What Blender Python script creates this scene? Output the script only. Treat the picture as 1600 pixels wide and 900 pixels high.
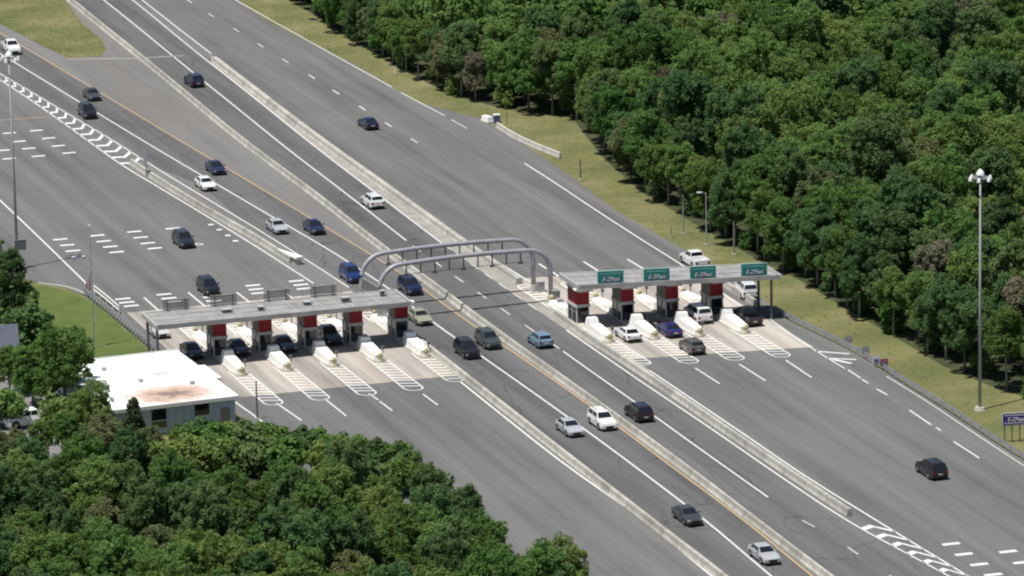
import bpy, math, random
import numpy as np
from mathutils import Vector, Matrix

for o in list(bpy.data.objects):
    bpy.data.objects.remove(o)
random.seed(7)
rng = np.random.default_rng(11)
S = bpy.context.scene
COL = S.collection

# ------------------------------------------------------------------ camera
F_PX, PITCH, ROLL, S0 = 8100.0, math.radians(13.7), math.radians(1.15), 12.0
DIST = F_PX / S0
CAM = Vector((0, -DIST * math.cos(PITCH), DIST * math.sin(PITCH)))
FW = Vector((0, math.cos(PITCH), -math.sin(PITCH)))
_r0 = Vector((1, 0, 0)); _u0 = _r0.cross(FW)
RT = _r0 * math.cos(ROLL) - _u0 * math.sin(ROLL)
UP = _u0 * math.cos(ROLL) + _r0 * math.sin(ROLL)
cd = bpy.data.cameras.new('camera'); cam = bpy.data.objects.new('camera', cd); COL.objects.link(cam)
cd.sensor_width = 36.0; cd.lens = 36.0 * F_PX / 1600.0; cd.clip_start = 5.0; cd.clip_end = 20000.0
m3 = Matrix((RT, UP, -FW)).transposed()
cam.matrix_world = Matrix.Translation(CAM) @ m3.to_4x4()
S.camera = cam

# ------------------------------------------------------------------ light
SUN_EL, SH_AZ = math.radians(71), math.radians(40)      # shadows run to the right and away
sdir = Vector((math.cos(SH_AZ) * math.cos(SUN_EL), math.sin(SH_AZ) * math.cos(SUN_EL), -math.sin(SUN_EL)))
w = bpy.data.worlds.new('World'); S.world = w; w.use_nodes = True
nt = w.node_tree; nt.nodes.clear()
sky = nt.nodes.new('ShaderNodeTexSky'); sky.sky_type = 'NISHITA'; sky.sun_disc = False
sky.sun_elevation = SUN_EL; sky.sun_rotation = math.atan2(-sdir.x, -sdir.y)
sky.air_density = 1.0; sky.dust_density = 0.6
bg = nt.nodes.new('ShaderNodeBackground'); bg.inputs['Strength'].default_value = 0.064
wo = nt.nodes.new('ShaderNodeOutputWorld')
nt.links.new(sky.outputs[0], bg.inputs[0]); nt.links.new(bg.outputs[0], wo.inputs[0])
ld = bpy.data.lights.new('sun', 'SUN'); ld.energy = 5.0; ld.angle = math.radians(0.53); ld.color = (1, 0.965, 0.91)
lo = bpy.data.objects.new('sun', ld); COL.objects.link(lo); lo.location = (0, 0, 300)
lo.rotation_euler = sdir.to_track_quat('-Z', 'Y').to_euler()
S.view_settings.view_transform = 'Standard'; S.view_settings.look = 'None'
S.view_settings.exposure = 0.1; S.view_settings.gamma = 1.0; S.view_settings.use_curve_mapping = False
S.render.engine = 'CYCLES'
S.cycles.pixel_filter_type = 'BLACKMAN_HARRIS'; S.cycles.filter_width = 2.1
S.render.resolution_x, S.render.resolution_y = 1024, 576

# ------------------------------------------------------------------ helpers
def at(x, y, z=0.0):
    """the place in the world seen at a photograph point, at height z"""
    d = FW + RT * ((x - 800) / F_PX) - UP * ((y - 450) / F_PX)
    t = (z - CAM.z) / d.z
    return CAM + d * t

def az(deg):
    return Vector((math.cos(math.radians(deg)), math.sin(math.radians(deg)), 0))

class MB:
    def __init__(s): s.v = []; s.f = []; s.m = []
    def poly(s, pts, mi=0):
        n = len(s.v); s.v += [tuple(p) for p in pts]; s.f.append(list(range(n, n + len(pts)))); s.m.append(mi)
    def hexa(s, b, t, mi=0):
        """b, t: four corners of the bottom and the top, counter-clockwise from above"""
        n = len(s.v); s.v += [tuple(p) for p in b] + [tuple(p) for p in t]
        for q in ([3, 2, 1, 0], [4, 5, 6, 7], [0, 1, 5, 4], [1, 2, 6, 5], [2, 3, 7, 6], [3, 0, 4, 7]):
            s.f.append([n + i for i in q]); s.m.append(mi)
    def box(s, x0, x1, y0, y1, z0, z1, mi=0, tx0=0, tx1=0, ty=0):
        b = [(x0, y0, z0), (x1, y0, z0), (x1, y1, z0), (x0, y1, z0)]
        t = [(x0 + tx0, y0 + ty, z1), (x1 - tx1, y0 + ty, z1), (x1 - tx1, y1 - ty, z1), (x0 + tx0, y1 - ty, z1)]
        s.hexa(b, t, mi)
    def tube(s, pts, r, n=8, mi=0, cap=True):
        pts = [Vector(p) for p in pts]
        if not hasattr(r, '__len__'): r = [r] * len(pts)
        base = len(s.v); up = Vector((0, 0, 1))
        for i, p in enumerate(pts):
            d = (pts[min(i + 1, len(pts) - 1)] - pts[max(i - 1, 0)]).normalized()
            a = d.cross(up)
            if a.length < 0.05: a = d.cross(Vector((1, 0, 0)))
            a.normalize(); b = a.cross(d)
            for k in range(n):
                c = 2 * math.pi * k / n
                s.v.append(tuple(p + a * (math.cos(c) * r[i]) + b * (math.sin(c) * r[i])))
        for i in range(len(pts) - 1):
            for k in range(n):
                q = base + i * n
                s.f.append([q + k, q + (k + 1) % n, q + n + (k + 1) % n, q + n + k]); s.m.append(mi)
        if cap:
            s.f.append([base + k for k in range(n)][::-1]); s.m.append(mi)
            q = base + (len(pts) - 1) * n
            s.f.append([q + k for k in range(n)]); s.m.append(mi)
    def prism(s, out, z0, z1, mi=0, sc=1.0):
        """vertical prism over a counter-clockwise outline"""
        n = len(out); b = len(s.v)
        cx = sum(p[0] for p in out) / n; cy = sum(p[1] for p in out) / n
        s.v += [(p[0], p[1], z0) for p in out] + [(cx + (p[0] - cx) * sc, cy + (p[1] - cy) * sc, z1) for p in out]
        s.f.append([b + i for i in range(n)][::-1]); s.f.append([b + n + i for i in range(n)]); s.m += [mi, mi]
        for i in range(n):
            j = (i + 1) % n; s.f.append([b + i, b + j, b + n + j, b + n + i]); s.m.append(mi)
    def mesh(s, name, smooth=False):
        me = bpy.data.meshes.new(name); me.from_pydata(s.v, [], s.f); me.update()
        me.polygons.foreach_set('material_index', s.m)
        if smooth: me.polygons.foreach_set('use_smooth', [True] * len(me.polygons))
        return me

def link(name, data, parent=None, loc=None, rz=0.0):
    o = bpy.data.objects.new(name, data); COL.objects.link(o)
    if parent is not None: o.parent = parent
    if loc is not None: o.location = loc
    if rz: o.rotation_euler = (0, 0, rz)
    return o

def obj(name, mb, mat, parent=None, loc=None, rz=0.0, smooth=False):
    me = mb if isinstance(mb, bpy.types.Mesh) else mb.mesh(name, smooth)
    if not me.materials:
        for k in (mat if isinstance(mat, (list, tuple)) else [mat]): me.materials.append(k)
    return link(name, me, parent, loc, rz)

def tag(o, label, cat, group=None):
    o['label'] = label; o['category'] = cat
    if group: o['group'] = group
    return o

def thing(name, label, cat, loc=(0, 0, 0), rz=0.0, group=None):
    return tag(link(name, None, None, loc, rz), label, cat, group)

def struct(name, mb, mat, parent=None):
    o = obj(name, mb, mat, parent)
    if parent is None: o['kind'] = 'structure'
    return o

def path(px, step=3.0, z=0.0):
    """smooth world path through photograph points on the ground"""
    P = [at(*p) for p in px]
    Q = [P[0] * 2 - P[1]] + P + [P[-1] * 2 - P[-2]]
    out = []
    for i in range(1, len(Q) - 2):
        a, b, c, d = Q[i - 1], Q[i], Q[i + 1], Q[i + 2]
        n = max(1, int((c - b).length / step))
        for k in range(n):
            t = k / n
            # parametrised by chord so that unequal spacing stays smooth
            l0 = max((b - a).length, 1e-3); l1 = (c - b).length; l2 = max((d - c).length, 1e-3)
            m1 = ((b - a) / l0 * l1 + (c - b) / l1 * l0) / (l0 + l1) * l1
            m2 = ((c - b) / l1 * l2 + (d - c) / l2 * l1) / (l1 + l2) * l1
            h00 = 2 * t ** 3 - 3 * t * t + 1; h10 = t ** 3 - 2 * t * t + t; h01 = -2 * t ** 3 + 3 * t * t; h11 = t ** 3 - t * t
            out.append(b * h00 + m1 * h10 + c * h01 + m2 * h11)
    out.append(P[-1].copy())
    return [Vector((p.x, p.y, z)) for p in out]

def normals(P):
    N = []
    for i in range(len(P)):
        d = P[min(i + 1, len(P) - 1)] - P[max(i - 1, 0)]; d.z = 0; d.normalize()
        N.append(Vector((-d.y, d.x, 0)))
    return N

def cut(P, seg, gap=0.0):
    """split a path into pieces of equal arc length"""
    L = [0.0]
    for a, b in zip(P, P[1:]): L.append(L[-1] + (b - a).length)
    def pt(s):
        s = min(max(s, 0), L[-1])
        for i in range(len(P) - 1):
            if s <= L[i + 1]:
                t = (s - L[i]) / max(L[i + 1] - L[i], 1e-6); return P[i].lerp(P[i + 1], t)
        return P[-1].copy()
    n = max(1, round(L[-1] / seg)); d = L[-1] / n
    return [[pt(k * d + gap / 2), pt((k + .5) * d), pt((k + 1) * d - gap / 2)] for k in range(n)], pt, L[-1]

def ribbon_mb(P, width, z):
    mb = MB(); N = normals(P)
    for i in range(len(P) - 1):
        a, b = P[i], P[i + 1]
        mb.poly([(a - N[i] * width / 2).to_tuple()[:2] + (z,), (b - N[i + 1] * width / 2).to_tuple()[:2] + (z,),
                 (b + N[i + 1] * width / 2).to_tuple()[:2] + (z,), (a + N[i] * width / 2).to_tuple()[:2] + (z,)])
    return mb

# ------------------------------------------------------------------ materials
def nodes(name):
    m = bpy.data.materials.new(name); m.use_nodes = True
    t = m.node_tree; t.nodes.clear()
    out = t.nodes.new('ShaderNodeOutputMaterial'); b = t.nodes.new('ShaderNodeBsdfPrincipled')
    t.links.new(b.outputs[0], out.inputs[0]); b.inputs['Specular IOR Level'].default_value = 0.25
    return m, t, b, out

def rgb(c): return (c[0], c[1], c[2], 1.0)

def noise(t, scale, detail=4, vec=None, rough=0.55):
    n = t.nodes.new('ShaderNodeTexNoise'); n.inputs['Scale'].default_value = scale
    n.inputs['Detail'].default_value = detail; n.inputs['Roughness'].default_value = rough
    if vec is not None: t.links.new(vec, n.inputs['Vector'])
    return n.outputs['Fac']

def ramp(t, fac, stops):
    r = t.nodes.new('ShaderNodeValToRGB'); t.links.new(fac, r.inputs[0])
    e = r.color_ramp.elements
    e[0].position, e[0].color = stops[0][0], rgb(stops[0][1]); e[1].position, e[1].color = stops[-1][0], rgb(stops[-1][1])
    for p, c in stops[1:-1]:
        k = e.new(p); k.color = rgb(c)
    return r.outputs[0]

def mix(t, fac, a, b, mode='MIX'):
    n = t.nodes.new('ShaderNodeMix'); n.data_type = 'RGBA'; n.blend_type = mode
    for sock, v in ((n.inputs[0], fac), (n.inputs[6], a), (n.inputs[7], b)):
        if isinstance(v, (int, float)): sock.default_value = v
        elif isinstance(v, tuple): sock.default_value = rgb(v)
        else: t.links.new(v, sock)
    return n.outputs[2]

def geo(t): return t.nodes.new('ShaderNodeNewGeometry').outputs['Position']

def mapped(t, rot=0.0, scale=(1, 1, 1), vec=None):
    a = t.nodes.new('ShaderNodeMapping'); a.inputs['Rotation'].default_value = (0, 0, rot)
    t.links.new(vec if vec is not None else geo(t), a.inputs['Vector'])
    n = t.nodes.new('ShaderNodeMapping'); n.inputs['Scale'].default_value = scale
    t.links.new(a.outputs[0], n.inputs['Vector']); return n.outputs[0]

ROADROT = math.radians(71.8)      # turns the road direction onto x

def road_mat(name, base, streak=0.25, crack=0.0, patch=0.2, tint=None):
    m, t, b, _ = nodes(name)
    lo_ = tuple(c * 0.62 for c in base); hi = tuple(min(1, c * 1.35) for c in base)
    st = noise(t, 1.0, 5, mapped(t, ROADROT, (0.012, 0.34, 1)), 0.6)          # wheel tracks along the road
    c = ramp(t, st, [(0.33, tuple(a * (1 - streak) for a in base)), (0.5, base), (0.68, tuple(a * (1 + streak) for a in base))])
    big = noise(t, 0.035, 3, geo(t))
    c = mix(t, ramp_f(t, big, 0.42, 0.62, patch), c, hi)
    fine = noise(t, 3.2, 5, geo(t), 0.7)
    c = mix(t, ramp_f(t, fine, 0.45, 0.8, 0.22), c, lo_)
    if tint:
        c = mix(t, ramp_f(t, noise(t, 1.0, 3, mapped(t, ROADROT, (0.02, 0.2, 1))), 0.5, 0.7, 0.7), c, tint)
    if crack:
        vo = t.nodes.new('ShaderNodeTexVoronoi'); vo.feature = 'DISTANCE_TO_EDGE'; vo.inputs['Scale'].default_value = 1.0
        warp = mapped(t, ROADROT, (0.07, 0.2, 1))
        nn = t.nodes.new('ShaderNodeTexNoise'); nn.inputs['Scale'].default_value = 0.35; nn.inputs['Detail'].default_value = 5
        t.links.new(geo(t), nn.inputs['Vector'])
        wm = mix(t, 0.22, warp, nn.outputs['Color'], 'ADD'); t.links.new(wm, vo.inputs['Vector'])
        line = ramp_f(t, vo.outputs['Distance'], 0.016, 0.0, crack)
        gate = ramp_f(t, noise(t, 0.11, 3, geo(t)), 0.38, 0.55, 1.0)
        mu = t.nodes.new('ShaderNodeMath'); mu.operation = 'MULTIPLY'; t.links.new(line, mu.inputs[0]); t.links.new(gate, mu.inputs[1])
        c = mix(t, mu.outputs[0], c, (0.02, 0.02, 0.021))
    t.links.new(c, b.inputs['Base Color']); b.inputs['Roughness'].default_value = 0.9
    return m

def ramp_f(t, fac, a, b_, amount=1.0):
    n = t.nodes.new('ShaderNodeMapRange'); t.links.new(fac, n.inputs[0])
    n.inputs[1].default_value = a; n.inputs[2].default_value = b_; n.inputs[3].default_value = 0.0; n.inputs[4].default_value = amount
    return n.outputs[0]

def plain(name, base, rough=0.7, var=0.18, scale=2.0, metal=0.0, spec=0.25, dirt=None, dirt_amt=0.5, dscale=0.6):
    m, t, b, _ = nodes(name)
    n = noise(t, scale, 4, geo(t))
    c = ramp(t, n, [(0.3, tuple(x * (1 - var) for x in base)), (0.7, tuple(min(1, x * (1 + var)) for x in base))])
    if dirt: c = mix(t, ramp_f(t, noise(t, dscale, 5, geo(t), 0.65), 0.5, 0.72, dirt_amt), c, dirt)
    t.links.new(c, b.inputs['Base Color']); b.inputs['Roughness'].default_value = rough
    b.inputs['Metallic'].default_value = metal; b.inputs['Specular IOR Level'].default_value = spec
    return m

def paint_mat(name, base, worn, amt=0.6):
    m, t, b, _ = nodes(name)
    c = mix(t, ramp_f(t, noise(t, 1.6, 6, geo(t), 0.75), 0.5, 0.72, amt), base, worn)
    t.links.new(c, b.inputs['Base Color']); b.inputs['Roughness'].default_value = 0.75
    return m

def grass_mat():
    m, t, b, _ = nodes('verge_grass')
    n1 = noise(t, 0.09, 5, geo(t), 0.6); n2 = noise(t, 1.3, 6, geo(t), 0.7)
    c = ramp(t, n1, [(0.32, (0.098, 0.115, 0.042)), (0.5, (0.148, 0.150, 0.060)), (0.66, (0.215, 0.188, 0.095))])
    c = mix(t, ramp_f(t, n2, 0.4, 0.75, 0.35), c, (0.11, 0.12, 0.04))
    t.links.new(c, b.inputs['Base Color']); b.inputs['Roughness'].default_value = 0.95
    return m

def lawn_mat():
    m, t, b, _ = nodes('lawn_grass')
    n1 = noise(t, 0.25, 4, geo(t)); n2 = noise(t, 2.0, 6, geo(t), 0.7)
    c = ramp(t, n1, [(0.35, (0.080, 0.116, 0.030)), (0.65, (0.128, 0.152, 0.045))])
    c = mix(t, ramp_f(t, n2, 0.4, 0.75, 0.5), c, (0.05, 0.09, 0.015))
    t.links.new(c, b.inputs['Base Color']); b.inputs['Roughness'].default_value = 0.95
    return m

def leaf_mat(name, dark, mid, light):
    m, t, b, out = nodes(name)
    at_ = t.nodes.new('ShaderNodeAttribute'); at_.attribute_name = 'tint'
    oi = t.nodes.new('ShaderNodeObjectInfo')
    ad = t.nodes.new('ShaderNodeMath'); ad.operation = 'MULTIPLY_ADD'
    t.links.new(oi.outputs['Random'], ad.inputs[0]); ad.inputs[1].default_value = 0.5; t.links.new(at_.outputs['Fac'], ad.inputs[2])
    c = ramp(t, ad.outputs[0], [(0.12, dark), (0.55, mid), (1.1 if False else 1.0, light)])
    hs = t.nodes.new('ShaderNodeHueSaturation'); t.links.new(c, hs.inputs['Color'])
    mr = t.nodes.new('ShaderNodeMapRange'); mu = t.nodes.new('ShaderNodeMath'); mu.operation = 'MULTIPLY'; mu.inputs[1].default_value = 7.31
    fr = t.nodes.new('ShaderNodeMath'); fr.operation = 'FRACT'
    t.links.new(oi.outputs['Random'], mu.inputs[0]); t.links.new(mu.outputs[0], fr.inputs[0]); t.links.new(fr.outputs[0], mr.inputs[0])
    mr.inputs[3].default_value = 0.482; mr.inputs[4].default_value = 0.524; hs.inputs['Saturation'].default_value = 1.05; hs.inputs['Value'].default_value = 1.1
    t.links.new(mr.outputs[0], hs.inputs['Hue'])
    t.links.new(hs.outputs[0], b.inputs['Base Color']); b.inputs['Roughness'].default_value = 0.8; b.inputs['Specular IOR Level'].default_value = 0.05
    tr = t.nodes.new('ShaderNodeBsdfTranslucent'); t.links.new(hs.outputs[0], tr.inputs[0])
    mx = t.nodes.new('ShaderNodeMixShader'); mx.inputs[0].default_value = 0.48
    t.links.new(b.outputs[0], mx.inputs[1]); t.links.new(tr.outputs[0], mx.inputs[2]); t.links.new(mx.outputs[0], out.inputs[0])
    return m

def car_paint(name, base, rough=0.35):
    m, t, b, _ = nodes(name)
    c = ramp(t, noise(t, 0.9, 3, geo(t)), [(0.3, tuple(x * 0.93 for x in base)), (0.7, base)])
    t.links.new(c, b.inputs['Base Color']); b.inputs['Roughness'].default_value = rough
    b.inputs['Specular IOR Level'].default_value = 0.4
    b.inputs['Coat Weight'].default_value = 0.7; b.inputs['Coat Roughness'].default_value = 0.12
    return m

M = {}
M['asphalt'] = road_mat('plaza_asphalt', (0.133, 0.132, 0.129), 0.26, 0.0, 0.3)
M['express'] = road_mat('express_asphalt', (0.112, 0.111, 0.110), 0.3, 0.5, 0.3)
M['shoulder'] = road_mat('shoulder_asphalt', (0.165, 0.161, 0.154), 0.14, 0.0, 0.25, (0.172, 0.150, 0.136))
M['slab'] = road_mat('slab_concrete', (0.36, 0.33, 0.295), 0.46, 0.0, 0.25, (0.36, 0.285, 0.235))
M['lot'] = road_mat('lot_asphalt', (0.20, 0.19, 0.185), 0.1, 0.0, 0.2)
M['grass'] = grass_mat(); M['lawn'] = lawn_mat()
M['floor'] = plain('forest_litter', (0.05, 0.058, 0.026), 0.95, 0.4, 0.6)
M['white'] = paint_mat('road_paint_white', (0.66, 0.66, 0.64), (0.26, 0.255, 0.25), 0.75)
M['worn'] = paint_mat('road_paint_worn', (0.55, 0.54, 0.52), (0.24, 0.235, 0.23), 0.8)
M['yellow'] = paint_mat('road_paint_yellow', (0.50, 0.34, 0.17), (0.30, 0.235, 0.17), 0.75)
M['cream'] = paint_mat('hatch_paint', (0.80, 0.76, 0.68), (0.46, 0.37, 0.29), 0.6)
M['barrier'] = plain('barrier_concrete', (0.40, 0.39, 0.345), 0.9, 0.16, 0.5, dirt=(0.23, 0.22, 0.19), dirt_amt=0.6, dscale=0.9)
def vary(m, amt):
    t = m.node_tree; b = next(n for n in t.nodes if n.type == 'BSDF_PRINCIPLED'); src = b.inputs['Base Color'].links[0].from_socket
    oi = t.nodes.new('ShaderNodeObjectInfo'); hs = t.nodes.new('ShaderNodeHueSaturation'); mr = t.nodes.new('ShaderNodeMapRange')
    t.links.new(oi.outputs['Random'], mr.inputs[0]); mr.inputs[3].default_value = 1 - amt; mr.inputs[4].default_value = 1 + amt
    t.links.new(mr.outputs[0], hs.inputs['Value']); t.links.new(src, hs.inputs['Color']); t.links.new(hs.outputs[0], b.inputs['Base Color'])
vary(M['barrier'], 0.16)
M['median'] = plain('median_concrete', (0.30, 0.288, 0.26), 0.9, 0.2, 0.4, dirt=(0.33, 0.235, 0.19), dirt_amt=0.6, dscale=0.12)
M['canopy'] = plain('canopy_roofing', (0.29, 0.285, 0.275), 0.85, 0.2, 0.35, dirt=(0.17, 0.165, 0.16), dirt_amt=0.55, dscale=0.5)
M['canopy_edge'] = plain('canopy_edge_metal', (0.42, 0.415, 0.40), 0.6, 0.08, 1.0)
M['soffit'] = plain('canopy_soffit', (0.38, 0.36, 0.33), 0.8, 0.08, 1.0)
M['white_conc'] = plain('white_painted_concrete', (0.82, 0.81, 0.77), 0.8, 0.06, 0.8, dirt=(0.55, 0.52, 0.42), dirt_amt=0.4, dscale=0.8)
M['island'] = plain('island_kerb', (0.52, 0.50, 0.45), 0.9, 0.1, 0.8)
M['kerb'] = plain('kerb_concrete', (0.46, 0.44, 0.39), 0.9, 0.12, 0.8)
M['hazard_dark'] = plain('hazard_dark', (0.28, 0.24, 0.12), 0.6, 0.1, 1.0)
M['hazard'] = plain('hazard_yellow', (0.68, 0.62, 0.34), 0.6, 0.1, 1.0)
M['black'] = plain('black_rubber', (0.018, 0.018, 0.018), 0.8, 0.2, 3)
M['red'] = plain('red_panel', (0.30, 0.018, 0.03), 0.5, 0.1, 1.5)
M['booth_grey'] = plain('booth_side_panel', (0.22, 0.195, 0.175), 0.6, 0.1, 1.5)
M['booth_white'] = plain('booth_white_trim', (0.62, 0.61, 0.60), 0.6, 0.08, 1.5)
M['booth_dark'] = plain('booth_base_panel', (0.055, 0.06, 0.075), 0.5, 0.1, 1.5)
M['steel'] = plain('galvanised_steel', (0.33, 0.335, 0.36), 0.5, 0.12, 1.2, metal=0.2)
M['steel_dark'] = plain('weathered_steel', (0.13, 0.13, 0.14), 0.6, 0.15, 1.2)
M['sign_rear'] = plain('sign_rear', (0.17, 0.17, 0.175), 0.6, 0.1, 1.0)
M['mast'] = plain('mast_steel', (0.33, 0.34, 0.35), 0.5, 0.08, 0.8)
M['lamp'] = plain('luminaire_white', (0.8, 0.8, 0.8), 0.4, 0.04, 1.0)
M['teal'] = plain('sign_teal', (0.022, 0.165, 0.145), 0.5, 0.08, 1.0)
M['teal_edge'] = plain('sign_border', (0.22, 0.45, 0.42), 0.5, 0.05, 1.0)
M['sign_white'] = plain('sign_white', (0.62, 0.62, 0.66), 0.5, 0.03, 1.0)
M['purple'] = plain('sign_purple', (0.055, 0.028, 0.16), 0.5, 0.08, 1.0)
M['sign_blue'] = plain('sign_blue', (0.10, 0.12, 0.26), 0.5, 0.08, 1.0)
M['sign_red'] = plain('sign_red', (0.34, 0.09, 0.10), 0.5, 0.08, 1.0)
M['rim'] = plain('alloy_rim', (0.34, 0.34, 0.35), 0.4, 0.05, 1.0, metal=0.5)
M['head'] = plain('headlight_glass', (0.72, 0.72, 0.70), 0.15, 0.03, 1.0, spec=0.6)
M['tail'] = plain('taillight_red', (0.24, 0.008, 0.01), 0.25, 0.05, 1.0, spec=0.5)
M['plate'] = plain('number_plate', (0.62, 0.60, 0.45), 0.5, 0.05, 1.0)
M['bark'] = plain('bark', (0.13, 0.115, 0.095), 0.95, 0.3, 2.0)
M['bark_pale'] = plain('pale_bark', (0.26, 0.245, 0.22), 0.95, 0.25, 2.0)
M['wall'] = plain('building_wall', (0.40, 0.45, 0.53), 0.8, 0.05, 0.6)
M['wall_dark'] = plain('building_wall_dark', (0.05, 0.055, 0.09), 0.8, 0.1, 0.6)
M['slate'] = plain('slate_roof', (0.085, 0.09, 0.12), 0.8, 0.12, 0.8)
def glass_mat():
    m, t, b, _ = nodes('dark_glass')
    b.inputs['Base Color'].default_value = (0.012, 0.014, 0.018, 1); b.inputs['Roughness'].default_value = 0.07
    b.inputs['Specular IOR Level'].default_value = 0.9
    return m
M['glass'] = glass_mat()
M['leaf'] = leaf_mat('broad_leaf', (0.064, 0.124, 0.038), (0.130, 0.215, 0.065), (0.235, 0.305, 0.105))
M['leaf_dark'] = leaf_mat('dark_leaf', (0.056, 0.110, 0.046), (0.108, 0.180, 0.072), (0.185, 0.250, 0.105))
M['leaf_olive'] = leaf_mat('olive_leaf', (0.080, 0.100, 0.044), (0.150, 0.175, 0.078), (0.240, 0.250, 0.130))
M['leaf_grey'] = leaf_mat('grey_leaf', (0.085, 0.085, 0.055), (0.16, 0.155, 0.105), (0.25, 0.235, 0.165))
M['needle'] = leaf_mat('pine_needle', (0.040, 0.052, 0.026), (0.075, 0.088, 0.045), (0.12, 0.125, 0.07))

# ------------------------------------------------------------------ ground and roads
ZG, ZA, ZE, ZM = -0.06, 0.0, 0.008, 0.018
mb = MB(); mb.poly([(-4000, -1500, ZG), (4000, -1500, ZG), (4000, 6000, ZG), (-4000, 6000, ZG)])
struct('ground', mb, M['grass'])

def sheet(name, px, z, mat, parent=None, th=0.0):
    P = [at(*p) for p in px]
    mb = MB(); mb.poly([(p.x, p.y, z) for p in P])
    o = struct(name, mb, mat, parent)
    return o

RIGHT_EDGE = [(300, -45), (372, 0), (412, 30), (470, 60), (555, 100), (604, 130), (655, 160), (752, 186), (778, 200), (868, 258),
              (962, 328), (1040, 374), (1092, 402), (1150, 438), (1198, 472), (1232, 500), (1300, 532), (1345, 556), (1402, 592), (1482, 642),
              (1546, 685), (1620, 732), (1760, 822), (1950, 945)]
LEFT_EDGE = [(1050, 1130), (900, 1000), (800, 915), (730, 850), (600, 790), (480, 735), (395, 672), (360, 636), (292, 578), (243, 547), (205, 512), (160, 474),
             (140, 465), (100, 449), (66, 443), (20, 430), (-60, 420), (-260, 430), (-420, 300), (-420, -45)]
road = sheet('toll_road', RIGHT_EDGE + [(1500, 1130)] + LEFT_EDGE, ZA, M['asphalt'])

C_BAR = [(58, -40), (112, 5), (250, 117), (390, 232), (500, 314), (595, 389), (650, 430), (695, 463), (740, 497), (800, 541), (900, 612),
         (1000, 684), (1100, 758), (1178, 818), (1288, 902), (1420, 1000)]
YEL = [(-130, -20), (0, 52), (145, 138), (290, 225), (400, 290), (500, 350), (602, 412), (650, 443), (690, 473), (739, 508), (800, 549), (930, 640), (1040, 722), (1167, 817), (1265, 897), (1390, 995)]
L_LANE = [(-130, 8), (10, 90), (120, 157), (232, 225), (400, 324), (547, 411), (600, 446), (672, 500), (800, 590), (890, 654), (1000, 735), (1104, 815), (1200, 896), (1320, 995)]
L_EDGE = [(-110, 52), (0, 115), (100, 174), (185, 225), (235, 257), (400, 357), (480, 407), (545, 449), (600, 487), (665, 533), (730, 583), (812, 647), (880, 700), (960, 762), (1050, 833), (1134, 900), (1260, 1004)]
L_PLAZA = [(-110, 62), (0, 125), (72, 173), (140, 222), (200, 264), (240, 288), (330, 342), (400, 385), (490, 443)]
R_LANE = [(100, -48), (162, 0), (300, 112), (400, 193), (437, 223), (540, 302), (635, 376), (700, 424), (800, 494), (891, 557), (990, 627), (1100, 706), (1250, 812), (1380, 903), (1500, 990)]
R_EDGE = [(140, -50), (207, 0), (300, 76), (400, 155), (487, 225), (590, 304), (690, 380), (744, 418), (804, 460), (885, 516), (1000, 595), (1120, 676), (1220, 745), (1325, 814), (1482, 900), (1640, 990)]
R_PLAZA = [(560, 256), (660, 329), (697, 355), (760, 398), (829, 441)]

def band(name, A, B, z, mat):
    a, b = path(A, 6), path(B, 6)
    mb = MB(); mb.poly([(p.x, p.y, z) for p in a] + [(p.x, p.y, z) for p in reversed(b)])
    me = mb.mesh(name); o = obj(name, me, mat, road); return o
# express carriageways lie a little above the plaza paving
band('express_roadway', L_EDGE, YEL, ZE, M['express'])
band('express_roadway', C_BAR, R_EDGE, ZE, M['express'])
band('shoulder_strip', YEL, C_BAR, ZE, M['shoulder'])
# grass island between the carriageways, top left
sheet('grass_island', [(100, -2), (130, 38), (159, 62), (166, 76), (158, 88), (108, 91), (68, 73), (8, 41), (-130, -30), (-130, -60), (40, -60)], ZE + 0.02, M['grass'])
isl = MB()
for p, q in zip([(106, 92), (200, 92)], [(200, 92), (287, 87)]):
    a, b = at(*p), at(*q); isl.poly([(a.x, a.y - .35, ZM), (b.x, b.y - .35, ZM), (b.x, b.y + .35, ZM), (a.x, a.y + .35, ZM)])
obj('joint_strip', isl, M['median'], road)
# lawn by the building, lot with parked trucks, floor of the woods
sheet('lawn', [(-150, 470), (0, 440), (66, 446), (100, 453), (140, 470), (158, 482), (200, 518), (238, 552), (300, 600), (330, 680), (-150, 680)], -0.02, M['lawn'])
sheet('parking_lot', [(-200, 560), (22, 548), (24, 600), (110, 640), (160, 700), (60, 720), (-200, 740)], 0.0, M['lot'])
EDGE_R = [(432, 0), (470, 22), (530, 62), (600, 104), (690, 150), (770, 172), (880, 186), (925, 246), (985, 300), (1035, 330), (1095, 366),
          (1170, 408), (1235, 440), (1310, 486), (1390, 532), (1460, 574), (1530, 604), (1640, 640)]
sheet('forest_floor', [(x + 14, y - 3) for x, y in EDGE_R] + [(1900, 700), (1900, -300), (380, -300), (380, -30)], -0.03, M['floor'])
EDGE_L = [(120, 700), (350, 735), (560, 775), (690, 850), (760, 910), (850, 1000), (960, 1130)]
sheet('woodland_floor', EDGE_L + [(-300, 1130), (-300, 730)], -0.03, M['floor'])

# ------------------------------------------------------------------ road markings (parts of the road)
def line(px, width, mat, name='edge_line', step=5):
    return obj(name, ribbon_mb(path(px, step), width, ZM), M[mat], road)

def dashes(P, length, pitch, width, mat, name='lane_dash', s0=0.0, s1=None):
    _, pt, L = cut(P, 10)
    s = s0
    while s < (s1 if s1 is not None else L) - length:
        obj(name, ribbon_mb([pt(s), pt(s + length)], width, ZM), M[mat], road); s += pitch

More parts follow.
